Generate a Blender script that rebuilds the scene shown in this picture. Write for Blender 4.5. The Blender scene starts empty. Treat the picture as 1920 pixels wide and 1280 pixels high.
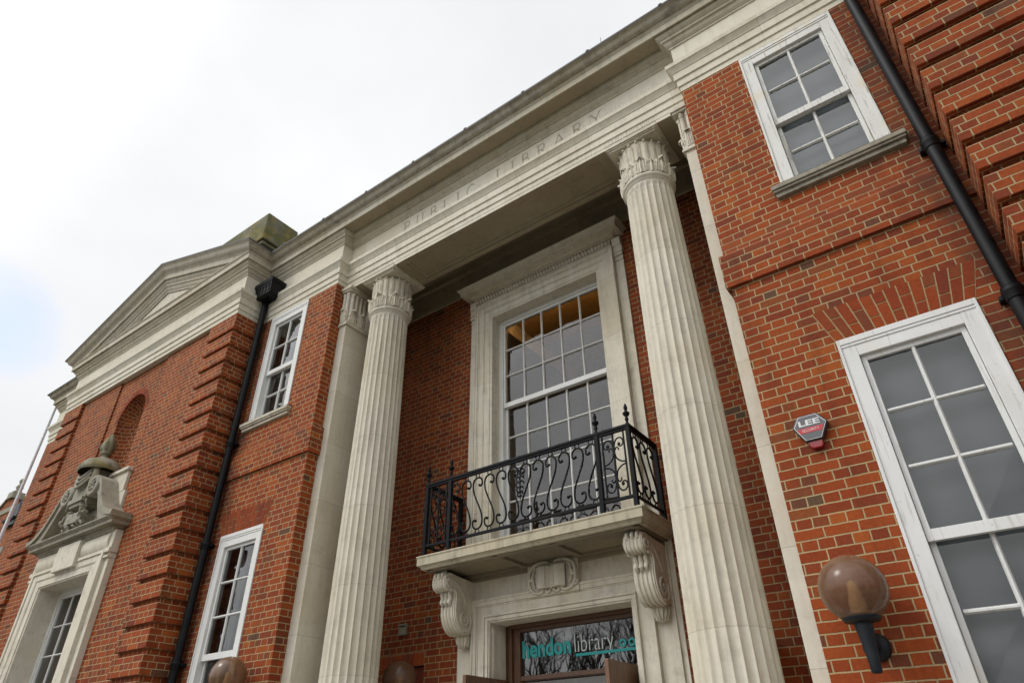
import bpy, math, random
from math import sin, cos, pi, sqrt, atan2
from mathutils import Vector, Matrix
random.seed(7)
scene = bpy.context.scene
COL = scene.collection

# ------------------------------------------------------------------ camera, sky, sun, exposure
cam_d = bpy.data.cameras.new('camera')
cam = bpy.data.objects.new('camera', cam_d); COL.objects.link(cam); scene.camera = cam
PITCH, YAW, ROLL = 0.5871, 0.6201, -0.0144
cp, sp, cy_, sy_ = cos(PITCH), sin(PITCH), cos(YAW), sin(YAW)
F = Vector((-sy_*cp, cy_*cp, sp)); R0 = Vector((cy_, sy_, 0)); U0 = R0.cross(F)
RT = R0*cos(ROLL)+U0*sin(ROLL); UP = -R0*sin(ROLL)+U0*cos(ROLL)
m = Matrix((RT, UP, -F)).transposed().to_4x4(); m.translation = Vector((3.9578, -4.8914, 1.6))
cam.matrix_world = m
cam_d.sensor_width = 36.0; cam_d.lens = 36*1214.76/1920; cam_d.clip_start = .05; cam_d.clip_end = 2000

SUN_AZ, SUN_EL = math.radians(-40), math.radians(47)      # azimuth measured from -y (front of the building) towards +x
SUN_DIR = Vector((sin(SUN_AZ)*cos(SUN_EL), -cos(SUN_AZ)*cos(SUN_EL), sin(SUN_EL)))
GLOW = Vector((-.42, -.74, .56)).normalized()           # brightest part of the cloud sheet
world = bpy.data.worlds.new('World'); scene.world = world; world.use_nodes = True
wn = world.node_tree; wn.nodes.clear()
def wnode(t, **k):
    n = wn.nodes.new(t)
    for a, b in k.items(): setattr(n, a, b)
    return n
sky = wnode('ShaderNodeTexSky', sky_type='NISHITA', sun_disc=False)
sky.sun_elevation = SUN_EL; sky.sun_rotation = atan2(SUN_DIR.x, SUN_DIR.y); sky.air_density = 1.0; sky.dust_density = 2.0
tc = wnode('ShaderNodeTexCoord')
ns = wnode('ShaderNodeTexNoise'); ns.inputs['Scale'].default_value = 1.7; ns.inputs['Detail'].default_value = 5; ns.inputs['Roughness'].default_value = .55
mp = wnode('ShaderNodeMapping'); mp.inputs['Scale'].default_value = (1, 1, 1.6); mp.inputs['Location'].default_value = (.35, .2, .1)
wn.links.new(tc.outputs['Generated'], mp.inputs[0]); wn.links.new(mp.outputs[0], ns.inputs['Vector'])
# brightness of the cloud sheet: bright towards the veiled sun, soft grey mottling
dot = wnode('ShaderNodeVectorMath', operation='DOT_PRODUCT'); dot.inputs[1].default_value = GLOW
wn.links.new(tc.outputs['Generated'], dot.inputs[0])
mr = wnode('ShaderNodeMapRange'); mr.interpolation_type = 'SMOOTHSTEP'
for i, v in enumerate((.50, 1.0, 9.35, 24.0)): mr.inputs[i+1].default_value = v
wn.links.new(dot.outputs['Value'], mr.inputs[0])
cr = wnode('ShaderNodeMapRange')
for i, v in enumerate((.3, .7, .94, 1.09)): cr.inputs[i+1].default_value = v
wn.links.new(ns.outputs['Fac'], cr.inputs[0])
mul = wnode('ShaderNodeMath', operation='MULTIPLY'); wn.links.new(mr.outputs[0], mul.inputs[0]); wn.links.new(cr.outputs[0], mul.inputs[1])
# low front sky, out of view, darkened to keep light out of the recess
sxyz = wnode('ShaderNodeSeparateXYZ'); wn.links.new(tc.outputs['Generated'], sxyz.inputs[0])
lowz = wnode('ShaderNodeMapRange'); lowz.interpolation_type = 'SMOOTHSTEP'
for i, v in enumerate((-.02, .75, .46, 0.)): lowz.inputs[i+1].default_value = v
wn.links.new(sxyz.outputs['Z'], lowz.inputs[0])
frt = wnode('ShaderNodeMapRange'); frt.interpolation_type = 'SMOOTHSTEP'
for i, v in enumerate((.15, -.35, 0., 1.)): frt.inputs[i+1].default_value = v
wn.links.new(sxyz.outputs['Y'], frt.inputs[0])
front_dim = wnode('ShaderNodeMath', operation='MULTIPLY'); ns2 = wnode('ShaderNodeTexNoise'); ns2.inputs['Scale'].default_value = 3.6; ns2.inputs['Detail'].default_value = 4
mp2 = wnode('ShaderNodeMapping'); mp2.inputs['Scale'].default_value = (1, 1, 3.2); wn.links.new(tc.outputs['Generated'], mp2.inputs[0]); wn.links.new(mp2.outputs[0], ns2.inputs['Vector'])
bk2 = wnode('ShaderNodeMapRange'); wn.links.new(ns2.outputs['Fac'], bk2.inputs[0])
for i, v in enumerate((.32, .68, .25, 1.55)): bk2.inputs[i+1].default_value = v
bk3 = wnode('ShaderNodeMath', operation='MULTIPLY'); wn.links.new(lowz.outputs[0], bk3.inputs[0]); wn.links.new(bk2.outputs[0], bk3.inputs[1])
wn.links.new(bk3.outputs[0], front_dim.inputs[0]); wn.links.new(frt.outputs[0], front_dim.inputs[1])
inv = wnode('ShaderNodeMath', operation='SUBTRACT'); inv.inputs[0].default_value = 1.; wn.links.new(front_dim.outputs[0], inv.inputs[1])
mul0 = mul; mul = wnode('ShaderNodeMath', operation='MULTIPLY'); wn.links.new(mul0.outputs[0], mul.inputs[0]); wn.links.new(inv.outputs[0], mul.inputs[1])
tint = wnode('ShaderNodeVectorMath', operation='SCALE'); tint.inputs[0].default_value = (.975, .985, 1.0)
wn.links.new(mul.outputs[0], tint.inputs['Scale'])
# a torn gap of blue low on the left
BLUE = Vector((-.885, .15, .455)).normalized()
d2 = wnode('ShaderNodeVectorMath', operation='DOT_PRODUCT'); d2.inputs[1].default_value = BLUE
wn.links.new(tc.outputs['Generated'], d2.inputs[0])
ad = wnode('ShaderNodeMath', operation='MULTIPLY_ADD'); ad.inputs[1].default_value = .02
wn.links.new(ns.outputs['Fac'], ad.inputs[0]); wn.links.new(d2.outputs['Value'], ad.inputs[2])
m2 = wnode('ShaderNodeMapRange'); m2.interpolation_type = 'SMOOTHSTEP'
for i, v in enumerate((1.0062, 1.0106, 0., .62)): m2.inputs[i+1].default_value = v
wn.links.new(ad.outputs[0], m2.inputs[0])
skys = wnode('ShaderNodeVectorMath', operation='SCALE'); skys.inputs['Scale'].default_value = 2.7
wn.links.new(sky.outputs[0], skys.inputs[0])
mx = wnode('ShaderNodeMix', data_type='RGBA')
wn.links.new(m2.outputs[0], mx.inputs[0]); wn.links.new(tint.outputs[0], mx.inputs[6]); wn.links.new(skys.outputs[0], mx.inputs[7])
bg = wnode('ShaderNodeBackground'); bg.inputs['Strength'].default_value = .1
wo = wnode('ShaderNodeOutputWorld')
wn.links.new(mx.outputs[2], bg.inputs['Color']); wn.links.new(bg.outputs[0], wo.inputs['Surface'])
sun_d = bpy.data.lights.new('sun', 'SUN'); sun_d.energy = .95; sun_d.angle = math.radians(14); sun_d.color = (1, .965, .91)
sun = bpy.data.objects.new('sun', sun_d); COL.objects.link(sun)
sun.rotation_euler = (-SUN_DIR).to_track_quat('-Z', 'Y').to_euler(); sun.location = (0, -30, 30)
scene.view_settings.view_transform = 'Standard'; scene.view_settings.look = 'None'
scene.view_settings.exposure = 0.0; scene.view_settings.gamma = 1.0

# ------------------------------------------------------------------ material helpers
class NT:
    def __init__(s, name):
        s.m = bpy.data.materials.new(name); s.m.use_nodes = True; s.t = s.m.node_tree; s.t.nodes.clear()
        s.out = s.n('ShaderNodeOutputMaterial')
    def n(s, t, **k):
        x = s.t.nodes.new(t)
        for a, b in k.items(): setattr(x, a, b)
        return x
    def put(s, sock, v):
        if v is None: return
        if hasattr(v, 'is_output'): s.t.links.new(v, sock)
        else:
            if isinstance(v, (tuple, list)) and len(v) == 3 and sock.type == 'RGBA': v = (*v, 1)
            sock.default_value = v
    def math(s, op, a, b=None, c=None, clamp=False):
        x = s.n('ShaderNodeMath', operation=op); x.use_clamp = clamp
        for i, v in enumerate((a, b, c)): s.put(x.inputs[i], v)
        return x.outputs[0]
    def mix(s, f, a, b, bt='MIX'):
        x = s.n('ShaderNodeMix', data_type='RGBA', blend_type=bt); s.put(x.inputs[0], f); s.put(x.inputs[6], a); s.put(x.inputs[7], b); return x.outputs[2]
    def range(s, v, a, b, c=0., d=1., smooth=False):
        x = s.n('ShaderNodeMapRange'); x.interpolation_type = 'SMOOTHSTEP' if smooth else 'LINEAR'
        for i, q in enumerate((v, a, b, c, d)): s.put(x.inputs[i], q)
        return x.outputs[0]
    def noise(s, vec, scale, detail=3, rough=.5, col=False):
        x = s.n('ShaderNodeTexNoise'); s.put(x.inputs['Vector'], vec); s.put(x.inputs['Scale'], scale)
        s.put(x.inputs['Detail'], detail); s.put(x.inputs['Roughness'], rough)
        return x.outputs['Color' if col else 'Fac']
    def ramp(s, f, stops, interp='LINEAR'):
        x = s.n('ShaderNodeValToRGB'); x.color_ramp.interpolation = interp; e = x.color_ramp.elements
        while len(e) > 1: e.remove(e[-1])
        e[0].position = stops[0][0]; e[0].color = (*stops[0][1], 1)
        for p, c in stops[1:]:
            q = e.new(p); q.color = (*c, 1)
        s.put(x.inputs[0], f); return x.outputs[0]
    def pos(s): return s.n('ShaderNodeTexCoord').outputs['Object']
    def bump(s, h, strength=.5, dist=.01):
        x = s.n('ShaderNodeBump'); s.put(x.inputs['Height'], h); x.inputs['Strength'].default_value = strength; x.inputs['Distance'].default_value = dist; return x.outputs[0]
    def princ(s, col, rough=.8, normal=None, spec=.4, metal=0., **k):
        x = s.n('ShaderNodeBsdfPrincipled'); s.put(x.inputs['Base Color'], col); s.put(x.inputs['Roughness'], rough)
        s.put(x.inputs['Specular IOR Level'], spec); s.put(x.inputs['Metallic'], metal)
        if normal is not None: s.put(x.inputs['Normal'], normal)
        for a, b in k.items(): s.put(x.inputs[a], b)
        return x.outputs[0]
    def done(s, sh): s.t.links.new(sh, s.out.inputs[0]); return s.m

BRS = .97
BR = [(0, (.275, .047, .016)), (.16, (.345, .068, .018)), (.34, (.30, .054, .016)), (.50, (.235, .042, .017)), (.62, (.385, .090, .021)),
      (.74, (.315, .058, .017)), (.88, (.205, .040, .021)), (.945, (.27, .070, .025)), (.99, (.165, .046, .030)), (1, (.12, .075, .055))]
BR = [(p, (c[0]*BRS*1.07, c[1]*BRS*1.13, c[2]*BRS*.86)) for p, c in BR]
MORTAR = (.44, .325, .165)
def brick_colour(N, rnd, P):
    base = N.ramp(rnd, BR)
    f = N.noise(P, 46, 4, .65); g = N.noise(P, 9, 3); h = N.noise(P, 130, 2)
    c = N.mix(N.range(f, .3, .75, 0., .75), base, N.mix(1., base, (.58, .52, .55), 'MULTIPLY'))
    c = N.mix(N.range(h, .62, .74, 0., .5), c, (.10, .032, .02))
    c = N.mix(N.range(g, .45, .75, 0., .3), c, N.mix(1., c, (1.2, 1.35, 1.4), 'MULTIPLY'))
    return c, f
def mat_brick(name, phase=0., sooty=0., uoff=0., light=1., pipes=False):
    N = NT(name); P = N.pos()
    uv = N.n('ShaderNodeUVMap'); uv.uv_map = 'UVMap'
    wob = N.noise(P, 14, 3, .6, True)
    va = N.n('ShaderNodeVectorMath', operation='MULTIPLY_ADD'); N.put(va.inputs[0], wob); va.inputs[1].default_value = (.010, .009, 0); N.put(va.inputs[2], uv.outputs[0])
    sx = N.n('ShaderNodeSeparateXYZ'); N.put(sx.inputs[0], va.outputs[0])
    u = N.math('ADD', sx.outputs[0], 50.0-.005+uoff); v = N.math('ADD', sx.outputs[1], 30.0-.0045-phase)
    vr = N.math('DIVIDE', v, .075); row = N.math('FLOOR', vr); fv = N.math('FRACT', vr)
    par = N.math('FLOORED_MODULO', row, 2.0)
    bw = N.math('MULTIPLY_ADD', par, .1125, .1125)
    off = N.math('MULTIPLY_ADD', par, -.05625, .05625)
    jit = N.n('ShaderNodeTexWhiteNoise', noise_dimensions='1D'); N.put(jit.inputs['W'], row)
    off2 = N.math('MULTIPLY_ADD', jit.outputs['Value'], .022, off)
    ur = N.math('DIVIDE', N.math('ADD', u, off2), bw); colm = N.math('FLOOR', ur); fu = N.math('FRACT', ur)
    du = N.math('MULTIPLY', N.math('MINIMUM', fu, N.math('SUBTRACT', 1., fu)), bw)
    dv = N.math('MULTIPLY', N.math('MINIMUM', fv, N.math('SUBTRACT', 1., fv)), .075)
    dm = N.math('MINIMUM', du, dv)
    fac = N.range(dm, .0038, .0062, 0., 1., True)
    cv = N.n('ShaderNodeCombineXYZ'); N.put(cv.inputs[0], colm); N.put(cv.inputs[1], row); N.put(cv.inputs[2], par)
    wn_ = N.n('ShaderNodeTexWhiteNoise', noise_dimensions='3D'); N.put(wn_.inputs['Vector'], cv.outputs[0])
    bc, f = brick_colour(N, wn_.outputs['Value'], P)
    mcol = N.mix(N.range(N.noise(P, 5, 3), .35, .7), MORTAR, (.40, .30, .165))
    c = N.mix(fac, mcol, bc)
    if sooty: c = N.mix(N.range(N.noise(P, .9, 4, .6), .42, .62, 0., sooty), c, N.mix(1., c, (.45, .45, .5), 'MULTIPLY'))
    big = N.noise(P, .55, 3, .55)
    c = N.mix(N.range(big, .38, .66, 0., .28), c, N.mix(1., c, (.62, .60, .62), 'MULTIPLY'))
    mpn = N.n('ShaderNodeMapping'); N.put(mpn.inputs[0], P); mpn.inputs['Scale'].default_value = (3.2, 3.2, .32)
    stk = N.noise(mpn.outputs[0], 1.5, 5, .62)
    c = N.mix(N.range(stk, .50, .74, 0., .55), c, N.mix(1., c, (.42, .40, .42), 'MULTIPLY'))
    if pipes:                                                   # damp, sooty bricks beside the rainwater pipes and under the sill ends
        sp3 = N.n('ShaderNodeSeparateXYZ'); N.put(sp3.inputs[0], P)
        ax_ = N.math('ABSOLUTE', N.math('SUBTRACT', N.math('ABSOLUTE', sp3.outputs[0]), 4.70))
        wet = N.math('MULTIPLY', N.range(ax_, .42, .06, 0., 1., True), N.range(N.noise(P, 2.6, 5, .65), .34, .62))
        c = N.mix(N.math('MULTIPLY', wet, .72), c, (.045, .026, .020))
        sm = N.math('MULTIPLY', N.range(N.math('ABSOLUTE', N.math('SUBTRACT', sp3.outputs[2], 5.62)), .22, .02), N.range(N.noise(P, 3.2, 4, .6), .42, .62))
        c = N.mix(N.math('MULTIPLY', sm, .45), c, (.27, .085, .040))
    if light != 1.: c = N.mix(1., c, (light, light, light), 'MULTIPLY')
    hgt = N.math('MULTIPLY_ADD', f, .25, N.math('MULTIPLY', fac, .8))
    hgt = N.math('MULTIPLY_ADD', wn_.outputs['Value'], .18, hgt)
    return N.done(N.princ(c, .88, N.bump(hgt, .75, .008), .25))
def mat_brick_island(name):
    N = NT(name); P = N.pos(); g = N.n('ShaderNodeNewGeometry')
    c, f = brick_colour(N, g.outputs['Random Per Island'], P); c = N.mix(1., c, (.86, .80, .86), 'MULTIPLY')
    return N.done(N.princ(c, .88, N.bump(f, .3, .004), .25))
def mat_stone(name, col=(.70, .655, .555), joint_u=0., joint_v=0., dirt=.5, grime=(.20, .18, .145), dark=0., streak=.35, moss=0., uoff=0., voff=0.):
    N = NT(name); P = N.pos()
    a = N.noise(P, 2.2, 5, .6); b = N.noise(P, 22, 4, .6); fine = N.noise(P, 160, 2)
    mpn = N.n('ShaderNodeMapping'); N.put(mpn.inputs[0], P); mpn.inputs['Scale'].default_value = (9, 9, .9)
    st = N.noise(mpn.outputs[0], 1.6, 5, .65)
    c = N.mix(N.range(a, .3, .7), col, (col[0]*.91, col[1]*.90, col[2]*.86))
    c = N.mix(N.range(b, .35, .75, 0., .28), c, (col[0]*.72, col[1]*.71, col[2]*.68))
    c = N.mix(N.range(st, .48, .78, 0., streak), c, grime)
    if dirt: c = N.mix(N.range(N.noise(P, 4.5, 6, .7), .52, .72, 0., dirt), c, grime)
    c = N.mix(N.range(N.noise(P, 1.1, 2), .5, .72, 0., .22), c, (.56, .46, .29))
    if dark: c = N.mix(dark, c, (.07, .062, .05))
    if moss:
        q = N.noise(P, 3.2, 5, .7)
        c = N.mix(N.range(q, .40, .55, 0., moss), c, (.12, .118, .045))
        c = N.mix(N.range(N.noise(P, 3.5, 5, .7), .52, .64, 0., moss*.85), c, (.29, .21, .04))
    h = N.math('MULTIPLY_ADD', fine, .35, b)
    if joint_u or joint_v:
        uv = N.n('ShaderNodeUVMap'); uv.uv_map = 'UVMap'; sx = N.n('ShaderNodeSeparateXYZ'); N.put(sx.inputs[0], uv.outputs[0])
        d = None; cells = []
        for j, k, o in ((joint_u, 0, uoff), (joint_v, 1, voff)):
            if not j: continue
            r_ = N.math('DIVIDE', N.math('ADD', sx.outputs[k], 40.+o), j); f_ = N.math('FRACT', r_); cells.append(N.math('FLOOR', r_))
            e = N.math('MULTIPLY', N.math('MINIMUM', f_, N.math('SUBTRACT', 1., f_)), j)
            d = e if d is None else N.math('MINIMUM', d, e)
        cv = N.n('ShaderNodeCombineXYZ')
        for i, q in enumerate(cells): N.put(cv.inputs[i], q)
        w = N.n('ShaderNodeTexWhiteNoise', noise_dimensions='3D'); N.put(w.inputs['Vector'], cv.outputs[0])
        c = N.mix(N.range(w.outputs['Value'], 0, 1, 0., .38), c, N.mix(1., c, (.80, .76, .66), 'MULTIPLY'))
        jm = N.range(d, .0015, .0035, 1., 0.)
        c = N.mix(N.math('MULTIPLY', jm, .42), c, (.17, .15, .115))
        h = N.math('SUBTRACT', h, jm)
    return N.done(N.princ(c, .86, N.bump(h, .28, .006), .25))
def mat_paint(name, col=(.70, .70, .685), peel=.42, rust=.25):
    N = NT(name); P = N.pos()
    p = N.noise(P, 26, 5, .7); mpn = N.n('ShaderNodeMapping'); N.put(mpn.inputs[0], P); mpn.inputs['Scale'].default_value = (30, 30, 2.2)
    s = N.noise(mpn.outputs[0], 1.2, 5, .7)
    c = N.mix(N.range(N.noise(P, 3, 3), .35, .7), col, (col[0]*.92, col[1]*.92, col[2]*.90))
    c = N.mix(N.range(s, .57, .63, 0., peel), c, (.40, .37, .32))
    c = N.mix(N.range(p, .635, .69, 0., peel), c, (.24, .215, .18))
    c = N.mix(N.range(N.noise(P, 1.8, 3), .56, .74, 0., rust), c, (.66, .55, .34))
    return N.done(N.princ(c, .5, N.bump(N.math('ADD', p, s), .2, .004), .4))
def mat_plain(name, col, rough=.6, spec=.4, var=.12, scale=20, metal=0., bump=.1):
    N = NT(name); P = N.pos(); f = N.noise(P, scale, 4, .6)
    c = N.mix(N.range(f, .3, .7, 0., 1.), col, tuple(x*(1-var*2) for x in col))
    return N.done(N.princ(c, rough, N.bump(f, bump, .004), spec, metal))
def mat_glass(name, tintc=(.80, .83, .82), ior=1.55, wav=.25):
    N = NT(name); P = N.pos()
    h = N.noise(P, 1.6, 2); nb = N.bump(h, wav, .02)
    fr = N.n('ShaderNodeFresnel'); fr.inputs['IOR'].default_value = ior; N.put(fr.inputs['Normal'], nb)
    tr = N.n('ShaderNodeBsdfTransparent'); N.put(tr.inputs[0], tintc)
    gl = N.n('ShaderNodeBsdfGlossy'); gl.inputs['Roughness'].default_value = .015; N.put(gl.inputs['Normal'], nb)
    mxs = N.n('ShaderNodeMixShader'); f = N.math('MULTIPLY_ADD', fr.outputs[0], 1.6, 0., True)
    N.put(mxs.inputs[0], f); N.put(mxs.inputs[1], tr.outputs[0]); N.put(mxs.inputs[2], gl.outputs[0])
    return N.done(mxs.outputs[0])
def mat_globe():
    N = NT('smoked_acrylic'); P = N.pos(); g = N.n('ShaderNodeNewGeometry')
    lw = N.n('ShaderNodeLayerWeight'); lw.inputs['Blend'].default_value = .35
    tr = N.n('ShaderNodeBsdfTransparent'); N.put(tr.inputs[0], (.46, .30, .19))
    pr = N.princ(N.mix(N.range(N.noise(P, 7, 5, .7), .4, .7), (.150, .082, .046), (.21, .125, .078)), .22, None, .5)
    m1 = N.n('ShaderNodeMixShader'); N.put(m1.inputs[0], N.range(lw.outputs['Facing'], 0., .7, .66, 1.)); N.put(m1.inputs[1], tr.outputs[0]); N.put(m1.inputs[2], pr)
    m2_ = N.n('ShaderNodeMixShader'); N.put(m2_.inputs[0], g.outputs['Backfacing']); N.put(m2_.inputs[1], m1.outputs[0]); t2 = N.n('ShaderNodeBsdfTransparent'); N.put(t2.inputs[0], (.8, .7, .6)); N.put(m2_.inputs[2], t2.outputs[0])
    return N.done(m2_.outputs[0])
def mat_emit(name, col, s):
    N = NT(name); e = N.n('ShaderNodeEmission'); N.put(e.inputs[0], col); e.inputs[1].default_value = s; return N.done(e.outputs[0])
def mat_wood(name, col=(.13, .062, .03)):
    N = NT(name); P = N.pos(); mpn = N.n('ShaderNodeMapping'); N.put(mpn.inputs[0], P); mpn.inputs['Scale'].default_value = (22, 22, 2)
    f = N.noise(mpn.outputs[0], 2, 5, .65)
    c = N.mix(N.range(f, .3, .7), col, (col[0]*.5, col[1]*.45, col[2]*.4))
    return N.done(N.princ(c, .4, N.bump(f, .15, .003), .45))

BRICK = mat_brick('red_brick', pipes=True); BRICK_REC = mat_brick('red_brick_recess_shaded', sooty=.35, uoff=.05, light=.86); BRICK_PAV = mat_brick('red_brick_pavilion', phase=.020, sooty=.12, uoff=.03)  # recess brick is multiplied down, portico shade put into its colour
BRICK_R = mat_brick('red_brick_return', phase=.020, uoff=.01, sooty=.15)
BISL = mat_brick_island('rubbed_brick'); MORT = mat_plain('mortar', MORTAR, .9, .2)
STONE = mat_stone('portland_stone'); STONE_U = mat_stone('stone_blocks_long', col=(.76, .715, .61), joint_u=1.13, uoff=.2, dirt=.25, streak=.25); STONE_V = mat_stone('stone_drums', joint_v=.93, dirt=.4, streak=.5, voff=.30, grime=(.30, .28, .235))
STONE_C = mat_stone('weathered_cornice', col=(.60, .555, .46), joint_u=1.13, dirt=.35, streak=.34, grime=(.17, .155, .125))
STONE_CAP = mat_stone('carved_stone', dirt=.75, streak=.5, grime=(.24, .22, .175))
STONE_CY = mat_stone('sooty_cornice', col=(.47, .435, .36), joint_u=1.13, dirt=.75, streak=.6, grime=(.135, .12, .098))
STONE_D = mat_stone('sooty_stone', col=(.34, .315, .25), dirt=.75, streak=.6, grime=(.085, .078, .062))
STONE_SOF = mat_stone('shaded_soffit_stone', col=(.40, .345, .25), joint_u=1.13, dirt=.4, streak=.2, grime=(.16, .135, .095))  # darker copy of the stone for undersides, their shade painted in
STONE_M = mat_stone('mossy_stone', col=(.20, .185, .14), dirt=.5, grime=(.10, .095, .07), moss=.95)
STONE_MM = mat_stone('lichened_stone', col=(.36, .335, .275), dirt=.75, grime=(.13, .12, .10), moss=.12)
LEAD = mat_plain('lead_sheet', (.075, .068, .062), .55, .4, .25, 6)
PAINT = mat_paint('white_paint'); PAINT_OLD = mat_paint('peeling_white_paint', (.68, .675, .64), peel=.95, rust=.85); PAINT_NEW = mat_paint('fresh_white_paint', (.72, .72, .70), .15, .08)
GLASS = mat_glass('window_glass'); IRON = mat_plain('black_iron', (.005, .006, .008), .55, .15, .25, 60, bump=.25); PIPE = mat_plain('black_cast_iron', (.007, .008, .010), .48, .20, .3, 9)
INT = mat_plain('dim_interior', (.26, .25, .24), .9); BLIND = mat_plain('grey_blind', (.30, .31, .32), .8, .2, .06, 3); CURT = mat_plain('pale_curtain', (.33, .33, .34), .9, .2)
CEIL_O = mat_plain('ochre_ceiling', (.66, .36, .05), .8); CEIL_P = mat_plain('pale_ceiling', (.60, .54, .46), .8); WALL_I = mat_plain('room_wall', (.34, .30, .27), .9)
WARM = mat_emit('warm_lamp', (1., .58, .20), 13.); WHITE_L = mat_emit('strip_light', (.92, .97, 1.), 2.6)
WOOD = mat_wood('dark_oak'); WOOD_L = mat_wood('worn_oak', (.20, .105, .055)); TEAL = mat_plain('teal_vinyl', (.012, .30, .29), .5, var=.03); VWHITE = mat_plain('white_vinyl', (.62, .68, .66), .5, var=.03)
GLOBE = mat_globe(); CREAM = mat_plain('cream_plastic', (.88, .80, .60), .5); GREY_P = mat_plain('slate_grey_paint', (.014, .017, .022), .45, .3, .15)
AL_BLK = mat_plain('alarm_black', (.022, .024, .030), .3, .5, .05); AL_GRY = mat_plain('alarm_grey', (.115, .115, .125), .35, .5, .1, 80); AL_RED = mat_plain('alarm_red', (.48, .028, .035), .35, .5, .05); AL_WHT = mat_plain('alarm_white', (.80, .80, .80), .4)
LENS = mat_plain('red_lens', (.30, .006, .010), .15, .6, .1)
BEIGE = mat_plain('beige_plastic', (.25, .235, .16), .5); REDP = mat_plain('red_brown_paint', (.20, .045, .028), .55, .3, .12, 8)
SLATE = mat_plain('grey_slate', (.085, .09, .105), .6, .3, .25, 3); FARBR = mat_brick('distant_brick', uoff=.07); BARK = mat_plain('winter_bark', (.115, .095, .075), .9)
STEEL = mat_plain('spike_steel', (.27, .25, .21), .5, .5); PAVE = mat_stone('paving', col=(.20, .19, .175), joint_u=.6, joint_v=.6, dirt=.3); GRASSM = mat_plain('verge_grass', (.06, .085, .03), .95, .1, .25, 3)
INSC = mat_stone('incised_stone', col=(.45, .405, .315), dirt=.2, streak=.1, grime=(.16, .135, .10)); POLE = mat_plain('white_gloss', (.86, .86, .90), .35)

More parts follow.
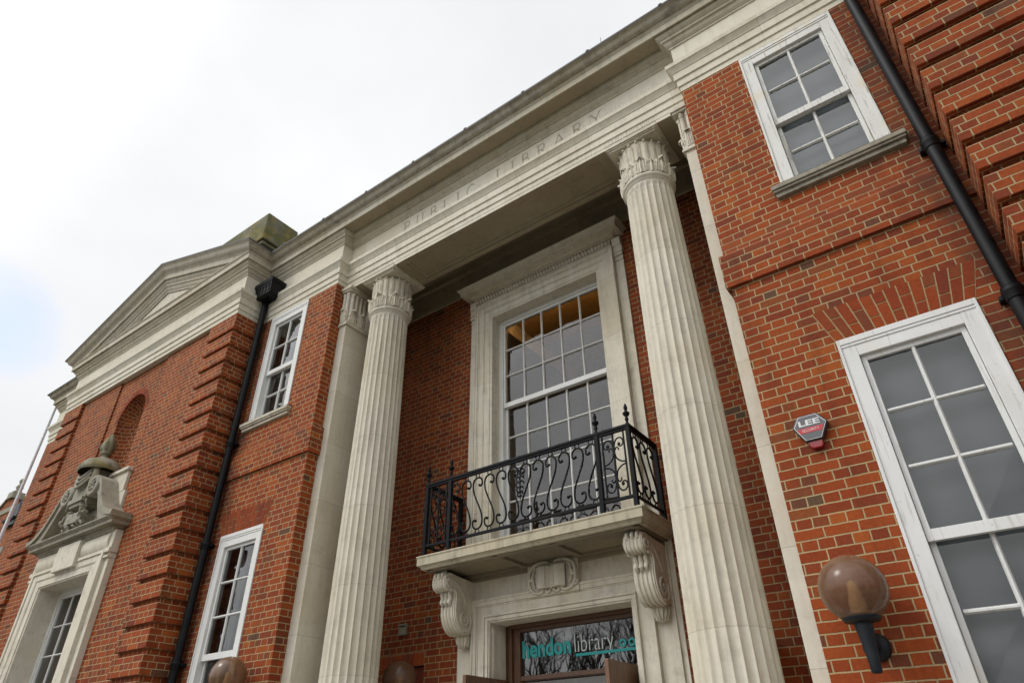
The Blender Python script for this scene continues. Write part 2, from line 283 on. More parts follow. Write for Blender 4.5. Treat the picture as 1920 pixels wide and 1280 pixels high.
# ------------------------------------------------------------------ mesh helpers
def obj(name, me, parent=None):
    o = bpy.data.objects.new(name, me); COL.objects.link(o)
    if parent is not None: o.parent = parent
    return o
def tag(o, label, cat, group=None, kind=None):
    if label: o['label'] = label
    if cat: o['category'] = cat
    if group: o['group'] = group
    if kind: o['kind'] = kind
    return o
def thing(name, label, cat, loc=(0, 0, 0), group=None):
    o = bpy.data.objects.new(name, None); COL.objects.link(o); o.location = loc; o.empty_display_size = .2
    return tag(o, label, cat, group)
class MB:
    def __init__(s): s.v = []; s.f = []; s.uv = {}; s.sm = []
    def face(s, pts, uv=None, smooth=False):
        i = len(s.v); s.v += [tuple(p) for p in pts]; s.f.append(list(range(i, i+len(pts)))); s.sm.append(smooth)
        if uv: s.uv[len(s.f)-1] = uv
    def grid(s, rows, uvrows=None, smooth=True, closeu=False, flip=False):
        n = len(rows[0]); base = len(s.v)
        for r in rows: s.v += [tuple(p) for p in r]
        for i in range(len(rows)-1):
            for j in range(n if closeu else n-1):
                k = (j+1) % n; q = [base+i*n+j, base+i*n+k, base+(i+1)*n+k, base+(i+1)*n+j]
                if flip: q.reverse()
                s.f.append(q); s.sm.append(smooth)
                if uvrows:
                    w = [uvrows[i][j], uvrows[i][j+1], uvrows[i+1][j+1], uvrows[i+1][j]]
                    if flip: w.reverse()
                    s.uv[len(s.f)-1] = w
    def box(s, x0, x1, y0, y1, z0, z1, skip=''):
        p = [(x0,y0,z0),(x1,y0,z0),(x1,y1,z0),(x0,y1,z0),(x0,y0,z1),(x1,y0,z1),(x1,y1,z1),(x0,y1,z1)]
        i = len(s.v); s.v += p
        for k, q in (('z',(3,2,1,0)),('Z',(4,5,6,7)),('y',(0,1,5,4)),('X',(1,2,6,5)),('Y',(2,3,7,6)),('x',(3,0,4,7))):
            if k in skip: continue
            s.f.append([i+a for a in q]); s.sm.append(False)
        return s
    def prism(s, poly, ax, a, b, smooth=False):
        # poly: 2D outline; ax 'x' -> (y,z) extruded along x, 'y' -> (x,z), 'z' -> (x,y)
        def P(q, d): return (d, q[0], q[1]) if ax == 'x' else (q[0], d, q[1]) if ax == 'y' else (q[0], q[1], d)
        n = len(poly); i = len(s.v); s.v += [P(q, a) for q in poly]+[P(q, b) for q in poly]
        s.f.append(list(range(i, i+n))); s.sm.append(False); s.f.append(list(range(i+2*n-1, i+n-1, -1))); s.sm.append(False)
        for k in range(n):
            l = (k+1) % n; s.f.append([i+k, i+n+k, i+n+l, i+l]); s.sm.append(smooth)
    def lathe(s, prof, c, n=24, axis='z', smooth=True, a0=0., a1=2*pi):
        full = abs(a1-a0-2*pi) < 1e-6; m_ = n if full else n+1; rows = []
        for r, h in prof:
            row = []
            for k in range(m_):
                a = a0+(a1-a0)*k/n
                p = (r*cos(a), r*sin(a), h) if axis == 'z' else (r*cos(a), h, r*sin(a)) if axis == 'y' else (h, r*cos(a), r*sin(a))
                row.append((c[0]+p[0], c[1]+p[1], c[2]+p[2]))
            rows.append(row)
        s.grid(rows, None, smooth, full)
    def tube(s, pts, r, n=6, caps=True, smooth=True):
        pts = [Vector(p) for p in pts]; rows = []; prev = None
        for i, p in enumerate(pts):
            t = (pts[min(i+1, len(pts)-1)]-pts[max(i-1, 0)])
            if t.length < 1e-9: t = Vector((0, 0, 1))
            t.normalize()
            if prev is None:
                a = Vector((0, 1, 0)) if abs(t.y) < .9 else Vector((1, 0, 0)); u = t.cross(a).normalized()
            else:
                u = (prev-t*prev.dot(t)).normalized()
            prev = u; w = t.cross(u); rr = r[i] if isinstance(r, (list, tuple)) else r
            rows.append([p+u*rr*cos(2*pi*k/n)+w*rr*sin(2*pi*k/n) for k in range(n)])
        s.grid(rows, None, smooth, True)
        if caps: s.face(rows[0][::-1]); s.face(rows[-1])
    def sweep(s, path, prof, pre=None, post=None, smooth=False):
        # path: plan points (x,y), outside on the right-hand side of travel when going +x means -y; prof: (out, z)
        n = len(path); offs = []
        for i, p in enumerate(path):
            a = path[i-1] if i > 0 else pre; b = path[i+1] if i < n-1 else post
            ns_ = []
            for q0, q1 in ((a, p), (p, b)):
                if q0 is None or q1 is None: continue
                d = Vector((q1[0]-q0[0], q1[1]-q0[1])).normalized(); ns_.append(Vector((d.y, -d.x)))
            o = ns_[0] if len(ns_) == 1 else (ns_[0]+ns_[1])/(1+ns_[0].dot(ns_[1]))
            offs.append(o)
        rows = [[(p[0]+o.x*q[0], p[1]+o.y*q[0], q[1]) for p, o in zip(path, offs)] for q in prof]
        for i in range(len(rows)-1):
            for j in range(n-1): s.face([rows[i][j], rows[i][j+1], rows[i+1][j+1], rows[i+1][j]], None, smooth)
        return rows
    def build(s, name, mat, parent=None, bevel=0., weld=False, solid=0., seg=2):
        me = bpy.data.meshes.new(name); me.from_pydata(s.v, [], s.f); me.update()
        uvl = me.uv_layers.new(name='UVMap'); dat = [0.]*(2*len(me.loops))
        for p in me.polygons:
            e = s.uv.get(p.index); nrm = p.normal; ax, ay, az = abs(nrm.x), abs(nrm.y), abs(nrm.z)
            for k, li in enumerate(p.loop_indices):
                if e: u, v = e[k]
                else:
                    q = me.vertices[me.loops[li].vertex_index].co
                    if az > ax and az > ay: u, v = q.x, q.y
                    elif ax > ay: u, v = q.y, q.z
                    else: u, v = q.x, q.z
                dat[2*li] = u; dat[2*li+1] = v
        uvl.data.foreach_set('uv', dat); me.polygons.foreach_set('use_smooth', s.sm)
        mats = mat if isinstance(mat, (list, tuple)) else [mat]
        for mm in mats: me.materials.append(mm)
        o = obj(name, me, parent)
        if weld: w = o.modifiers.new('weld', 'WELD'); w.merge_threshold = .0004
        if solid: q = o.modifiers.new('solid', 'SOLIDIFY'); q.thickness = solid; q.offset = -1
        if bevel:
            b = o.modifiers.new('bevel', 'BEVEL'); b.width = bevel; b.segments = seg; b.limit_method = 'ANGLE'; b.angle_limit = math.radians(40)
            b.harden_normals = False
        return o
def crom(pts, n=6):
    P = [Vector(p) for p in pts]; out = []
    for i in range(len(P)-1):
        p0, p1, p2, p3 = P[max(i-1, 0)], P[i], P[i+1], P[min(i+2, len(P)-1)]
        for k in range(n):
            t = k/n; out.append(.5*((2*p1)+(p2-p0)*t+(2*p0-5*p1+4*p2-p3)*t*t+(3*p1-p0-3*p2+p3)*t**3))
    out.append(P[-1]); return out
def wall(mb, x0, x1, z0, z1, y, holes, reveal=.15):
    xs = sorted({x0, x1, *[h[0] for h in holes], *[h[1] for h in holes]}); zs = sorted({z0, z1, *[h[2] for h in holes], *[h[3] for h in holes]})
    for a, b in zip(xs, xs[1:]):
        for c, d in zip(zs, zs[1:]):
            mx_, mz = (a+b)/2, (c+d)/2
            if any(h[0] < mx_ < h[1] and h[2] < mz < h[3] for h in holes): continue
            mb.face([(a, y, c), (b, y, c), (b, y, d), (a, y, d)])
    for h in holes:
        a, b, c, d = h[:4]; q = y+(h[4] if len(h) > 4 else reveal)
        mb.face([(a, y, c), (a, y, d), (a, q, d), (a, q, c)]); mb.face([(b, y, c), (b, q, c), (b, q, d), (b, y, d)])
        mb.face([(a, y, d), (b, y, d), (b, q, d), (a, q, d)]); mb.face([(a, y, c), (a, q, c), (b, q, c), (b, y, c)])
def text(name, s, mat, parent, size, loc, width=None, offset=0., extr=.001, rot=(pi/2, 0, 0), spacing=1., height=None):
    cu = bpy.data.curves.new(name, 'FONT'); cu.body = s; cu.size = size; cu.extrude = extr; cu.offset = offset; cu.space_character = spacing; cu.resolution_u = 4
    t = bpy.data.objects.new('tmp_text', cu); COL.objects.link(t); dg = bpy.context.evaluated_depsgraph_get()
    me = bpy.data.meshes.new_from_object(t.evaluated_get(dg)); bpy.data.objects.remove(t); bpy.data.curves.remove(cu); me.name = name
    xs = [v.co.x for v in me.vertices]; ys = [v.co.y for v in me.vertices]; w = max(xs)-min(xs); x_ = min(xs)
    sx = width/w if width else 1.; sy = 1.
    if height: sy = height/(max(ys)-min(ys))
    for v in me.vertices: v.co.x = (v.co.x-x_)*sx; v.co.y *= sy
    me.transform(Matrix.Translation(loc) @ Matrix.Rotation(rot[2], 4, 'Z') @ Matrix.Rotation(rot[0], 4, 'X'))
    me.materials.append(mat); return obj(name, me, parent)

# ------------------------------------------------------------------ ground
g = MB(); g.face([(-900, -900, -.02), (900, -900, -.02), (900, 900, -.02), (-900, 900, -.02)]); tag(g.build('ground', GRASSM), None, None, kind='structure')
g = MB(); g.box(-16, 16, -9, 1.5, -.03, 0, 'z'); tag(g.build('forecourt', PAVE), None, None, kind='structure')
g = MB(); g.box(-120, 120, -19, -9, -.19, -.012, 'z'); tag(g.build('road', mat_plain('asphalt', (.05, .05, .052), .9, .2)), None, None, kind='structure')

# ================================================================== the building
B = thing('library_building', 'red brick library with tall fluted stone columns, stone entablature and balcony over its doorway', 'building')
ZB, ZT = 0., 8.05
def bay(sg):
    X = lambda a, b: (min(sg*a, sg*b), max(sg*a, sg*b))
    w = MB(); hu = X(3.555, 4.495); 
    wall(w, *X(2.895, 4.86), ZB, ZT, 0., [(*hu, 6.03, ZT-.0), (*hu, 1.40, 4.355)], .14)
    xr = sg*2.895; w.face([(xr, 0, ZB), (xr, 1.5, ZB), (xr, 1.5, ZT), (xr, 0, ZT)])
    w.build('bay_wall', BRICK, B)
    b = MB(); x0, x1 = X(2.857, 4.84)
    b.box(x0, x1, -.036, .01, 5.19, 5.545, 'Yx' if sg > 0 else 'YX'); 
    b.face([(x0, -.036, 5.545), (x1, -.036, 5.545), (x1, -.001, 5.585), (x0, -.001, 5.585)])
    xe = sg*2.857; b.face([(xe, -.036, 5.19), (xe, .18, 5.19), (xe, .18, 5.585), (xe, 0, 5.585), (xe, -.036, 5.545)]); b.face([(xe, .01, 5.19), (sg*2.90, .01, 5.19), (sg*2.90, .18, 5.19), (xe, .18, 5.19)]); b.face([(xe, 0, 5.585), (sg*2.90, 0, 5.585), (sg*2.90, .18, 5.585), (xe, .18, 5.585)])
    b.build('string_course', BRICK, B)
    # flat arch of rubbed bricks over the lower window
    a = MB(); zb, zt = 4.357, 4.662; n = 13; cx = sg*4.027
    mo = MB(); mo.face([(cx-.474, -.0015, zb), (cx+.474, -.0015, zb), (cx+.575, -.0015, zt), (cx-.575, -.0015, zt)]); mo.build('arch_mortar', MORT, B)
    for k in range(n):
        f0, f1 = k/n, (k+1)/n; g0, g1 = .06/n*2, .0
        def xx(f, z): t = (z-zb)/(zt-zb); h = .473+.10*t; return cx-h+2*h*f
        cut = zb+(zt-zb)*(.66 if k % 2 else .34); e = .0055
        for c, d in ((zb, cut-e), (cut+e, zt-.002)):
            a.prism([(xx(f0, c)+e, c), (xx(f1, c)-e, c), (xx(f1, d)-e, d), (xx(f0, d)+e, d)], 'y', -.006, .01)
    a.build('flat_arch', BISL, B)
bay(1); bay(-1)

# recess wall behind the columns
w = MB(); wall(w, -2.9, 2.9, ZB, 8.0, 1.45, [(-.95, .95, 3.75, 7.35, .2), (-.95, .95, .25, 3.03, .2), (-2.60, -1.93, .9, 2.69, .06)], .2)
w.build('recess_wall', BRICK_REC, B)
w = MB(); w.box(-2.59, -1.945, 1.50, 1.53, .9, 2.68); w.build('cupboard_panel', REDP, B)
a = MB(); mo = MB(); mo.face([(-2.72, 1.4485, 2.69), (-1.93, 1.4485, 2.69), (-1.93, 1.4485, 2.835), (-2.72, 1.4485, 2.835)]); mo.build('lintel_mortar', MORT, B)
for k in range(10):
    x = -2.72+.079*k; a.box(x+.004, x+.075, 1.443, 1.46, 2.695, 2.83)
a.build('soldier_lintel', BISL, B)

# ------------------------------------------------------------------ entablature
PATH1 = [(-12.8, 8), (-12.8, 0), (-10.86, 0), (-10.86, -.47), (-4.82, -.47), (-4.82, 0), (-2.889, 0), (-2.889, .18), (2.889, .18), (2.889, 0), (4.82, 0), (4.82, -.47), (10.86, -.47), (10.86, 0), (12.8, 0), (12.8, 8)]
PATH2 = [p for p in PATH1 if p not in ((-2.889, 0), (-2.889, .18), (2.889, .18), (2.889, 0))]
s_ = MB(); s_.sweep(PATH1, [(-.16, 8.05), (.002, 8.05), (.002, 8.125), (.018, 8.131), (.018, 8.234), (.036, 8.241), (.036, 8.352), (.044, 8.356), (.050, 8.372), (.066, 8.40), (.082, 8.425), (.092, 8.432), (.095, 8.487), (.085, 8.492), (0., 8.505)])
s_.build('architrave', STONE_U, B, weld=True)
s_ = MB(); s_.sweep(PATH1, [(0., 8.503), (0., 8.862)]); FRZ = s_.build('frieze', mat_stone('frieze_stone', col=(.78, .735, .63), joint_u=1.41, uoff=.65, dirt=.2, streak=.2), B)
s_ = MB(); s_.sweep(PATH1, [(0., 8.856), (.014, 8.858), (.014, 8.884), (.024, 8.892), (.045, 8.915), (.056, 8.945), (.058, 8.962), (.082, 8.965), (.082, 8.998), (.094, 9.006), (.118, 9.030), (.128, 9.058), (.130, 9.085)])
s_.build('bed_mould', STONE_C, B, weld=True)
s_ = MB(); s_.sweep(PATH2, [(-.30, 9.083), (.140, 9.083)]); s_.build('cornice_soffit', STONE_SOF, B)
s_ = MB(); s_.sweep(PATH2, [(.140, 9.083), (.146, 9.066), (.164, 9.066), (.164, 9.166), (.172, 9.170), (.176, 9.182), (.186, 9.188), (.188, 9.203), (-.35, 9.215)]); s_.build('corona', STONE_C, B, weld=True)
CYMA = [(.184, 9.200), (.190, 9.203), (.214, 9.210), (.240, 9.228), (.256, 9.252), (.266, 9.276), (.284, 9.292), (.302, 9.298), (.3066, 9.300), (.3066, 9.318)]
LEADP = [(.3068, 9.306), (.312, 9.306), (.316, 9.334), (.20, 9.352), (-.4, 9.36)]
def lumpy(rows_path, prof, name, mat, pre, post):
    s = MB(); s.sweep(rows_path, prof, pre, post); return s.build(name, mat, B, weld=True)
def subdiv(p, q, n): return [(p[0]+(q[0]-p[0])*i/n, p[1]+(q[1]-p[1])*i/n) for i in range(1, n)]
MID = [(-4.82, -.47), (-4.82, 0), (4.82, 0), (4.82, -.47)]
for pth, pre, post in ((MID, (-10.86, -.47), (10.86, -.47)), ([(-12.8, 8), (-12.8, 0), (-10.86, 0), (-10.86, -.47)], None, (-4.82, -.47)), ([(10.86, -.47), (10.86, 0), (12.8, 0), (12.8, 8)], (4.82, -.47), None)):
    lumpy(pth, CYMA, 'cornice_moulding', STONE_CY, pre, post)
    lumpy(pth, LEADP, 'lead_flashing', LEAD, pre, post)
# lead welts where sheets overlap
x = -4.2
while x < 4.6:
    s_ = MB(); s_.box(x, x+.05, -.322, -.1, 9.318, 9.362); s_.build('lead_welt', LEAD, B, bevel=.012); x += 1.02
# pediments
SL = (10.43-9.325)/(3.02+.3066)
def pediment(cx):
    prof = [(0., 8.86), (.014, 8.86), (.014, 8.885), (.045, 8.915), (.058, 8.962), (.082, 8.965), (.082, 8.998), (.118, 9.030), (.130, 9.083), (.140, 9.083), (.146, 9.066), (.164, 9.066), (.164, 9.166), (.176, 9.182), (.188, 9.20)]+CYMA[1:]
    def ras(pr, nm, mat, z=0.):
        s = MB(); cols = []
        for o, h in pr:
            top = h+SL*(3.02+o); y = -.47-o
            o_ = o*.965 if h < 9.195 else o; y = -.47-o_
            cols.append([(cx-3.02-o, y, h+z), (cx, y, top+z), (cx+3.02+o, y, h+z)])
        for a, b in zip(cols, cols[1:]):
            for j in (0, 1): s.face([a[j], a[j+1], b[j+1], b[j]])
        return s.build(nm, mat, B, weld=True)
    ras(prof, 'pediment_moulding', mat_stone('pediment_stone', col=(.54, .50, .415), dirt=.5, streak=.4, grime=(.17, .155, .125)))
    ras([(.3068, 9.306), (.312, 9.306), (.316, 9.334), (.20, 9.345), (-.2, 9.352)], 'pediment_flashing', LEAD)
    t = MB(); t.face([(cx-3.1, -.46, 9.1), (cx+3.1, -.46, 9.1), (cx, -.46, 9.1+SL*3.1)]); t.build('tympanum', STONE, B)
    r = MB(); zt = 9.34+SL*3.3
    for sgn in (-1, 1): r.face([(cx+sgn*3.3, -.3, 9.34), (cx, -.3, zt), (cx, 4., zt), (cx+sgn*3.3, 4., 9.34)])
    r.build('pediment_roof', LEAD, B)
pediment(-7.84); pediment(7.84)
r = MB(); r.box(-12.7, 12.7, -.05, 9.5, 9.19, 9.30); r.build('roof_deck', LEAD, B)
r = MB(); r.face([(-12.8, 0, 0), (-12.8, 9.6, 0), (-12.8, 9.6, 9.1), (-12.8, 0, 9.1)]); r.face([(12.8, 0, 0), (12.8, 9.6, 0), (12.8, 9.6, 9.1), (12.8, 0, 9.1)]); r.face([(-12.8, 9.6, 0), (12.8, 9.6, 0), (12.8, 9.6, 9.1), (-12.8, 9.6, 9.1)])
for sg in (-1, 1): r.face([(sg*12.8, 0, 0), (sg*10.8, 0, 0), (sg*10.8, 0, 8.05), (sg*12.8, 0, 8.05)])
r.build('end_walls', BRICK, B)
# roof pier behind the left pediment
def pier(cx):
    p = MB(); x0, x1, y0, y1 = cx-1.87, cx+1.87, .20, .97
    p.box(x0, x1, y0, y1, 10.87, 11.585); p.box(x0+.05, x1-.05, y0+.04, y1-.04, 10.78, 10.87); c = p.build('roof_pier', STONE_M, B, bevel=.03)
    q = MB(); q.box(x0+.16, x1-.16, y0+.13, y1-.02, 9.25, 10.79); q.box(x0+.10, x1-.10, y0+.085, y1-.02, 10.62, 10.72); q.build('pier_base', STONE_MM, B, bevel=.01)
pier(-7.84); pier(7.84)
# beam over the columns with sunk soffit panel, recess ceiling
b = MB(); zb = 7.995
b.face([(-2.9, .182, zb), (2.9, .182, zb), (2.9, .182, 8.06), (-2.9, .182, 8.06)])
b.face([(-2.9, .80, zb), (2.9, .80, zb), (2.9, .80, 8.6), (-2.9, .80, 8.6)])
b.build('beam_face', STONE_U, B)
b = MB(); wall_holes = [(-1.66, 1.66), (1.78, 2.52), (-2.52, -1.78)]
ys = [.182, .265, .715, .80]; xs = sorted({-2.9, 2.9, *[q for h in wall_holes for q in h]})
for x0, x1 in zip(xs, xs[1:]):
    for j in range(3):
        pan = (x0, x1) == (-1.66, 1.66) and j == 1
        if not pan: b.face([(x0, ys[j], zb), (x0, ys[j+1], zb), (x1, ys[j+1], zb), (x1, ys[j], zb)])
X0, X1, Y0, Y1 = -1.66, 1.66, .265, .715
for k, (d0, z0, d1, z1) in enumerate(((0, zb, 0, zb+.018), (0, zb+.018, .03, zb+.030), (.03, zb+.030, .045, zb+.05))):
    A = [(X0+d0, Y0+d0, z0), (X1-d0, Y0+d0, z0), (X1-d0, Y1-d0, z0), (X0+d0, Y1-d0, z0)]; C = [(X0+d1, Y0+d1, z1), (X1-d1, Y0+d1, z1), (X1-d1, Y1-d1, z1), (X0+d1, Y1-d1, z1)]
    for i in range(4): b.face([A[i], A[(i+1) % 4], C[(i+1) % 4], C[i]])
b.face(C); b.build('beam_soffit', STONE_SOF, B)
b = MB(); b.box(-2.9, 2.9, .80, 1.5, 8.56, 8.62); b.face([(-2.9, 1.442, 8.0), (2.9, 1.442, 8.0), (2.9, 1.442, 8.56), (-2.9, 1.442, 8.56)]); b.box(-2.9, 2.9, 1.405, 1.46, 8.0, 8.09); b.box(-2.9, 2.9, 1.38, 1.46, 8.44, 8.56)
b.build('recess_ceiling', STONE_SOF, B)

# inscription on the frieze, incised roman capitals drawn as strokes
def letters(s, x0, x1, zc, hgt, y, parent, name):
    G = {'P': [([(.1,0),(.1,1)],1), ([(.1,1),(.38,.99),(.52,.9),(.55,.74),(.5,.58),(.36,.5),(.1,.49)],.8)],
         'U': [([(.1,1),(.1,.3),(.18,.1),(.34,0),(.5,.08),(.6,.28),(.6,1)],.9)],
         'B': [([(.1,0),(.1,1)],1), ([(.1,1),(.36,.99),(.48,.88),(.48,.68),(.36,.55),(.1,.54)],.8), ([(.36,.55),(.52,.44),(.55,.25),(.48,.08),(.34,0),(.1,0)],.8)],
         'L': [([(.1,1),(.1,0)],1), ([(.1,0),(.52,0),(.56,.14)],.7)], 'I': [([(.1,0),(.1,1)],1)],
         'C': [([(.72,.82),(.6,.95),(.42,1),(.22,.9),(.1,.68),(.08,.42),(.18,.15),(.38,0),(.58,.04),(.73,.18)],.85)],
         'R': [([(.1,0),(.1,1)],1), ([(.1,1),(.38,.99),(.52,.9),(.54,.74),(.48,.58),(.34,.51),(.1,.5)],.8), ([(.3,.5),(.45,.28),(.66,0)],1)],
         'A': [([(0,0),(.34,1)],.7), ([(.34,1),(.7,0)],1), ([(.13,.36),(.57,.36)],.6)], 'Y': [([(0,1),(.33,.48)],1), ([(.66,1),(.33,.48)],.7), ([(.33,.48),(.33,0)],1)]}
    W = {'P': .6, 'U': .7, 'B': .6, 'L': .6, 'I': .2, 'C': .78, 'R': .68, 'A': .72, 'Y': .66}
    SER = {'P': [(.1,0),(.1,1)], 'U': [(.1,1),(.6,1)], 'B': [(.1,0)], 'L': [(.1,1)], 'I': [(.1,0),(.1,1)], 'R': [(.1,0),(.1,1)], 'A': [(0,0),(.7,0)], 'Y': [(0,1),(.66,1),(.33,0)], 'C': []}
    gap = .62; tot = sum(W[c] if c != ' ' else .55 for c in s)+gap*(len(s)-1); k = (x1-x0)/tot; mb = MB(); x = x0
    for c in s:
        if c == ' ': x += (.55+gap)*k; continue
        kx = min(k, hgt*1.25); mb = MB()
        for pts, wd in G[c]:
            P = [Vector((x+p[0]*kx, 0, zc+p[1]*hgt)) for p in pts]; P = crom(P, 4) if len(P) > 3 else P
            t = .0125*wd
            rows = []
            for i, p in enumerate(P):
                d = (P[min(i+1, len(P)-1)]-P[max(i-1, 0)]).normalized(); nn = Vector((-d.z, 0, d.x))*t
                rows.append([(p.x-nn.x, y, p.z-nn.z), (p.x+nn.x, y, p.z+nn.z)])
            mb.grid(rows, None, False)
        for a, bz in SER[c]: 
            xa = x+a*kx; za = zc+bz*hgt; mb.face([(xa-.035, y-.0004, za-.005), (xa+.035, y-.0004, za-.005), (xa+.035, y-.0004, za+.005), (xa-.035, y-.0004, za+.005)])
        x += (W[c]+gap)*k; mb.build(name, INSC, parent)
letters('PUBLIC LIBRARY', -1.70, 1.80, 8.563, .215, .1775, FRZ, 'incised_letter')

# ------------------------------------------------------------------ columns
def column(cx):
    cy = .49; NF = 24; sub = 10; n = NF*sub; z0, zt = .62, 7.255
    def Rz(z): t = (z-z0)/(7.25-z0); return .326-.052*t**1.55
    zs = [z0, .64, .75]+[.75+(6.9-.75)*i/26 for i in range(1, 27)]+[6.98+(7.24-6.98)*i/12 for i in range(0, 13)]+[zt]
    rows = []; uvr = []
    for z in zs:
        r = Rz(z); row = []; ur = []
        fl = r*.068
        for k in range(n+1):
            a = 2*pi*k/n; ph = (k % sub)/sub; t = (ph-.5)/.42
            d = 0.
            if abs(t) < 1:
                hw = .42*2*pi*r/NF                       # half width of a flute
                ztop = 7.21; tt = 1.
                q = z-(ztop-hw)
                e = t*t+(max(q, 0)/hw)**2
                d = fl*sqrt(1-e) if e < 1 else 0.
            rr = r-d; row.append((cx+rr*cos(a), cy+rr*sin(a), z)); ur.append((a*r, z))
        rows.append(row[:-1]); uvr.append(ur)
    sh = MB(); sh.grid(rows, uvr, True, True); o = sh.build('column', STONE_V, B)
    es = o.modifiers.new('edges', 'EDGE_SPLIT'); es.split_angle = math.radians(38)
    b = MB(); b.lathe([(.335, .62), (.36, .60), (.36, .56), (.345, .54), (.345, .50), (.40, .48), (.42, .44), (.40, .40), (.44, .39)], (cx, cy, 0), 48); b.box(cx-.45, cx+.45, cy-.45, cy+.45, .15, .39); b.build('column_base', STONE, o, bevel=.006)
    b = MB(); rp = .274
    b.lathe([(rp, 7.245), (rp+.012, 7.262), (rp+.018, 7.27), (rp+.018, 7.282), (rp+.026, 7.286), (rp+.036, 7.30), (rp+.039, 7.315), (rp+.034, 7.332), (rp+.022, 7.342), (rp+.006, 7.346)], (cx, cy, 0), 64); b.build('astragal', STONE, o)
    c = MB(); c.lathe([(.276, 7.34), (.274, 7.45), (.276, 7.62), (.278, 7.76), (.284, 7.85), (.290, 7.885), (.270, 7.90), (.270, 7.915)], (cx, cy, 0), 64)
    def leaf(a, z0, z1, w, r0, out, ribs, lobes):
        rows = []; nv, nu = 20, 17
        for i in range(nv+6):
            t = min(i/nv, 1.); q = max(0., (i-nv)/6)
            z = z0+(z1-z0)*t-(z1-z0)*.16*q*q+.010*sin(q*pi); rr = r0+.012*sin(pi*min(t*1.1, 1))+out*t**5+out*.6*sin(q*pi/2)
            wid = w*(1-.10*t)*(1+.22*abs(sin(t*lobes*pi)))*(1 if t < .86 else 1-.9*(t-.86)/.14*.45)*(1-.45*q)
            row = []
            for j in range(nu):
                u = (j/(nu-1)-.5)*2; ang = a+u*wid/2/rr
                dr = .016*abs(cos(u*pi*ribs/2))-.020*u*u+.010*max(0, 1-abs(u)*5)
                row.append((cx+(rr+dr)*cos(ang), cy+(rr+dr)*sin(ang), z-.035*abs(u)*t))
            rows.append(row)
        c.grid(rows, None, False)
    NR = 20
    for k in range(NR):                      # plain reed leaves of the upper row, each ending in a bead
        a = 2*pi*(k+.5)/NR; rows = []
        for i in range(9):
            t = i/8; z = 7.40+.475*t; r = .277+.006*t+.008*t**6; row = []
            for j in range(7):
                u = (j/6-.5)*2; ang = a+u*.44*2*pi/NR*(1-.35*max(0, t-.85)/.15); row.append((cx+(r+.013*(1-u*u)**.5-.006*u**8)*cos(ang), cy+(r+.013*(1-u*u)**.5-.006*u**8)*sin(ang), z))
            rows.append(row)
        c.grid(rows, None, False)
        c.tube([(cx+.292*cos(a), cy+.292*sin(a), 7.60), (cx+.298*cos(a), cy+.298*sin(a), 7.80)], [.004, .006], 5)
        q = .303; c.lathe([(0, .019), (.014, .015), (.020, 0), (.015, -.015), (0, -.019)], (cx+q*cos(a), cy+q*sin(a), 7.872), 8)
    for k in range(8): leaf(2*pi*(k+.5)/8+.2, 7.345, 7.535, .125, .290, .014, 3, 3.5)
    for k in range(8): leaf(2*pi*k/8+.2, 7.345, 7.580, .165, .298, .024, 5, 3.5)
    for k in range(16):
        a = 2*pi*(k+.5)/16+.2; c.tube(crom([(cx+.30*cos(a), cy+.30*sin(a), 7.36), (cx+.315*cos(a), cy+.315*sin(a), 7.45), (cx+.31*cos(a+.04), cy+.31*sin(a+.04), 7.53)], 4), [.010]*5+[.012]*4, 5)
    c.build('capital', STONE_CAP, o)
    b = MB(); h = .345
    for d, a0, a1 in ((.035, 7.905, 7.930), (.018, 7.928, 7.946), (0., 7.944, 7.992)): b.box(cx-h+d, cx+h-d, cy-h+d, cy+h-d, a0, a1)
    b.build('abacus', STONE, o, bevel=.004)
column(-2.146); column(2.146)

